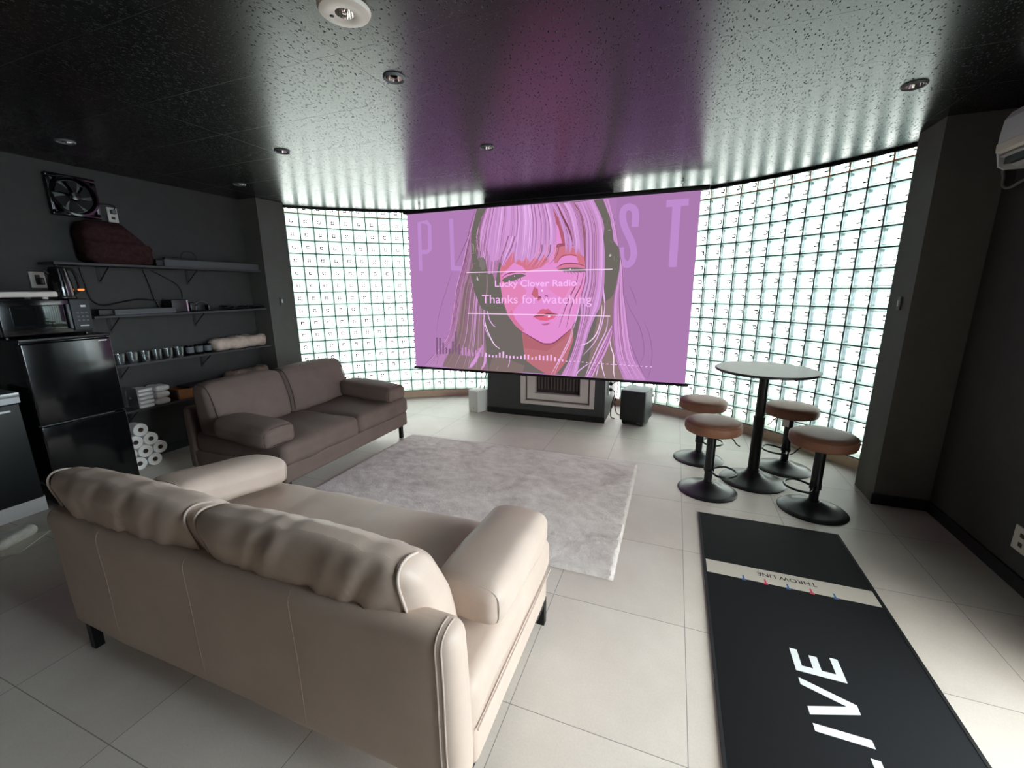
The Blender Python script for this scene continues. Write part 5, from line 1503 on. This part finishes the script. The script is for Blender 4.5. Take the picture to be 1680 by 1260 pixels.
part('plug', MB().soft((XL+.03, 1.722, 1.555), (.045, .034, .05), .006, seg=1), 'black_plastic', t, True)
# base cabinet
t = thing('kitchen_cabinet', 'black kitchen base cabinet with a steel worktop at the left edge', 'cabinet', (-4.13, .78, 0))
ky0, ky1, kxf = .25, 1.318, -3.935
part('carcass', MB().box((XL+.006, ky0, .11), (kxf-.02, ky1, .775)), 'cabinet_black', t)
for a, b in ((ky0, .78), (.784, ky1)):
    d = part('door', MB().soft((kxf-.01, (a+b)/2, .443), (.02, b-a-.004, .655), .003, seg=1), 'cabinet_black', t, True)
    part('handle', MB().soft((kxf+.006, b-.085, .733), (.012, .075, .014), .005, seg=1), 'display', d, True)
part('worktop', MB().soft(((XL+.006-3.90)/2, (ky0+ky1)/2, .837), (-3.906-XL, ky1-ky0, .03), .004, seg=1), 'steel_top', t, True)
part('worktop_edge', MB().box((-3.925, ky0, .782), (-3.912, ky1, .824)), 'silver', t)
part('toe_kick', MB().box((XL+.006, ky0, 0), (-3.985, ky1+.02, .108)), 'toe_kick', t)
# wipes pack on the floor
t = thing('wipes_pack', 'white soft pack of wipes with a dark slot lying on the floor by the cabinet', 'wipes', (-3.62, 1.03, 0))
R3 = Matrix.Rotation(radians(25), 3, 'Z')
part('pack', MB().soft((-3.63, 1.03, .042), (.14, .21, .056), .024, (0, 0, .006), 12, None, (.006, 20, 20, 20), rot=R3, rs=4), 'wrap_white', t, True)
part('lid_slot', MB().soft((-3.635, 1.05, .070), (.028, .05, .006), .002, seg=1, rot=R3), 'black_plastic', t, True)
single('paper_sheet', MB().soft((-3.585, 1.03, .003), (.19, .25, .004), .0015, (0, 0, 0), 10, lambda p: (p.x, p.y, p.z+.003*max(0, p.x/.095)**2), rot=Matrix.Rotation(radians(38), 3, 'Z')), 'paper_white', 'white paper sheet lying under the pack of wipes', 'paper', (-3.585, 1.03, 0), True)

# ================================================================== DAYLIGHT, CAMERA
w = bpy.data.worlds.new('World'); scene.world = w; w.use_nodes = True
nt = w.node_tree; bg = nt.nodes['Background']
tc = nt.nodes.new('ShaderNodeTexCoord'); sp = nt.nodes.new('ShaderNodeSeparateXYZ')
nt.links.new(tc.outputs['Generated'], sp.inputs[0])
ns = N(nt, 'ShaderNodeTexNoise', Scale=13., Detail=4.); nt.links.new(tc.outputs['Generated'], ns.inputs['Vector'])
ma = N(nt, 'ShaderNodeMath', operation='MULTIPLY_ADD'); ma.inputs[1].default_value = .10; nt.links.new(ns.outputs['Fac'], ma.inputs[0])
sb = N(nt, 'ShaderNodeMath', operation='SUBTRACT'); sb.inputs[1].default_value = .05; nt.links.new(sp.outputs['Z'], ma.inputs[2]); nt.links.new(ma.outputs[0], sb.inputs[0])
mr = N(nt, 'ShaderNodeMapRange'); mr.inputs[1].default_value = -1; mr.inputs[2].default_value = 1; nt.links.new(sb.outputs[0], mr.inputs[0])
rp = nt.nodes.new('ShaderNodeValToRGB'); nt.links.new(mr.outputs[0], rp.inputs[0])
el = rp.color_ramp.elements
el[0].position = 0; el[0].color = (.03, .032, .03, 1); el[1].position = 1; el[1].color = (1, .975, .95, 1)
for p_, c in ((.20, (.03, .032, .03)), (.225, (.74, .73, .71)), (.49, (.82, .81, .79)), (.53, (1, .975, .95))):
    e = el.new(p_); e.color = (*c, 1)
# extra sky glow added towards +X, shining in through the added door
sx_ = N(nt, 'ShaderNodeMapRange'); sx_.interpolation_type = 'SMOOTHSTEP'
sx_.inputs[1].default_value = .84; sx_.inputs[2].default_value = .95; sx_.inputs[3].default_value = 0; sx_.inputs[4].default_value = SIDE_BOOST-1
nt.links.new(sp.outputs['X'], sx_.inputs[0])
sz_ = N(nt, 'ShaderNodeMapRange'); sz_.inputs[1].default_value = -.05; sz_.inputs[2].default_value = .12; nt.links.new(sp.outputs['Z'], sz_.inputs[0])
sm_ = N(nt, 'ShaderNodeMath', operation='MULTIPLY_ADD'); sm_.inputs[2].default_value = 1; nt.links.new(sx_.outputs[0], sm_.inputs[0]); nt.links.new(sz_.outputs[0], sm_.inputs[1])
st_ = N(nt, 'ShaderNodeMath', operation='MULTIPLY'); st_.inputs[1].default_value = SKY; nt.links.new(sm_.outputs[0], st_.inputs[0])
cf = N(nt, 'ShaderNodeMapRange'); cf.inputs[1].default_value = .84; cf.inputs[2].default_value = .95; nt.links.new(sp.outputs['X'], cf.inputs[0])
mc = nt.nodes.new('ShaderNodeMixRGB'); mc.blend_type = 'MULTIPLY'; mc.inputs[2].default_value = (.79, .9, 1.05, 1)
nt.links.new(cf.outputs[0], mc.inputs[0]); nt.links.new(rp.outputs[0], mc.inputs[1])
nt.links.new(mc.outputs[0], bg.inputs['Color']); nt.links.new(st_.outputs[0], bg.inputs['Strength'])

F_PX = 689.395
cam = bpy.data.cameras.new('camera'); co = bpy.data.objects.new('camera', cam); C.objects.link(co)
cam.sensor_fit = 'HORIZONTAL'; cam.sensor_width = 36; cam.lens = F_PX/1680*36; cam.clip_start = .02
yaw, pitch, roll = -.3663147, .2213791, -.0078733
f = Vector((sin(yaw)*cos(pitch), cos(yaw)*cos(pitch), -sin(pitch))); r = Vector((cos(yaw), -sin(yaw), 0)); u = r.cross(f)
r2 = r*cos(roll)+u*sin(roll); u2 = -r*sin(roll)+u*cos(roll)
co.matrix_world = Matrix(((r2.x, u2.x, -f.x, 0), (r2.y, u2.y, -f.y, 0), (r2.z, u2.z, -f.z, 1.469885), (0, 0, 0, 1)))
scene.camera = co
vs = scene.view_settings; vs.view_transform = 'Standard'; vs.look = 'None'; vs.exposure = EXPO; vs.gamma = 1; vs.use_curve_mapping = False
cy_ = scene.cycles
cy_.max_bounces = 10; cy_.diffuse_bounces = 4; cy_.transmission_bounces = 8; cy_.transparent_max_bounces = 24; cy_.sample_clamp_indirect = 7
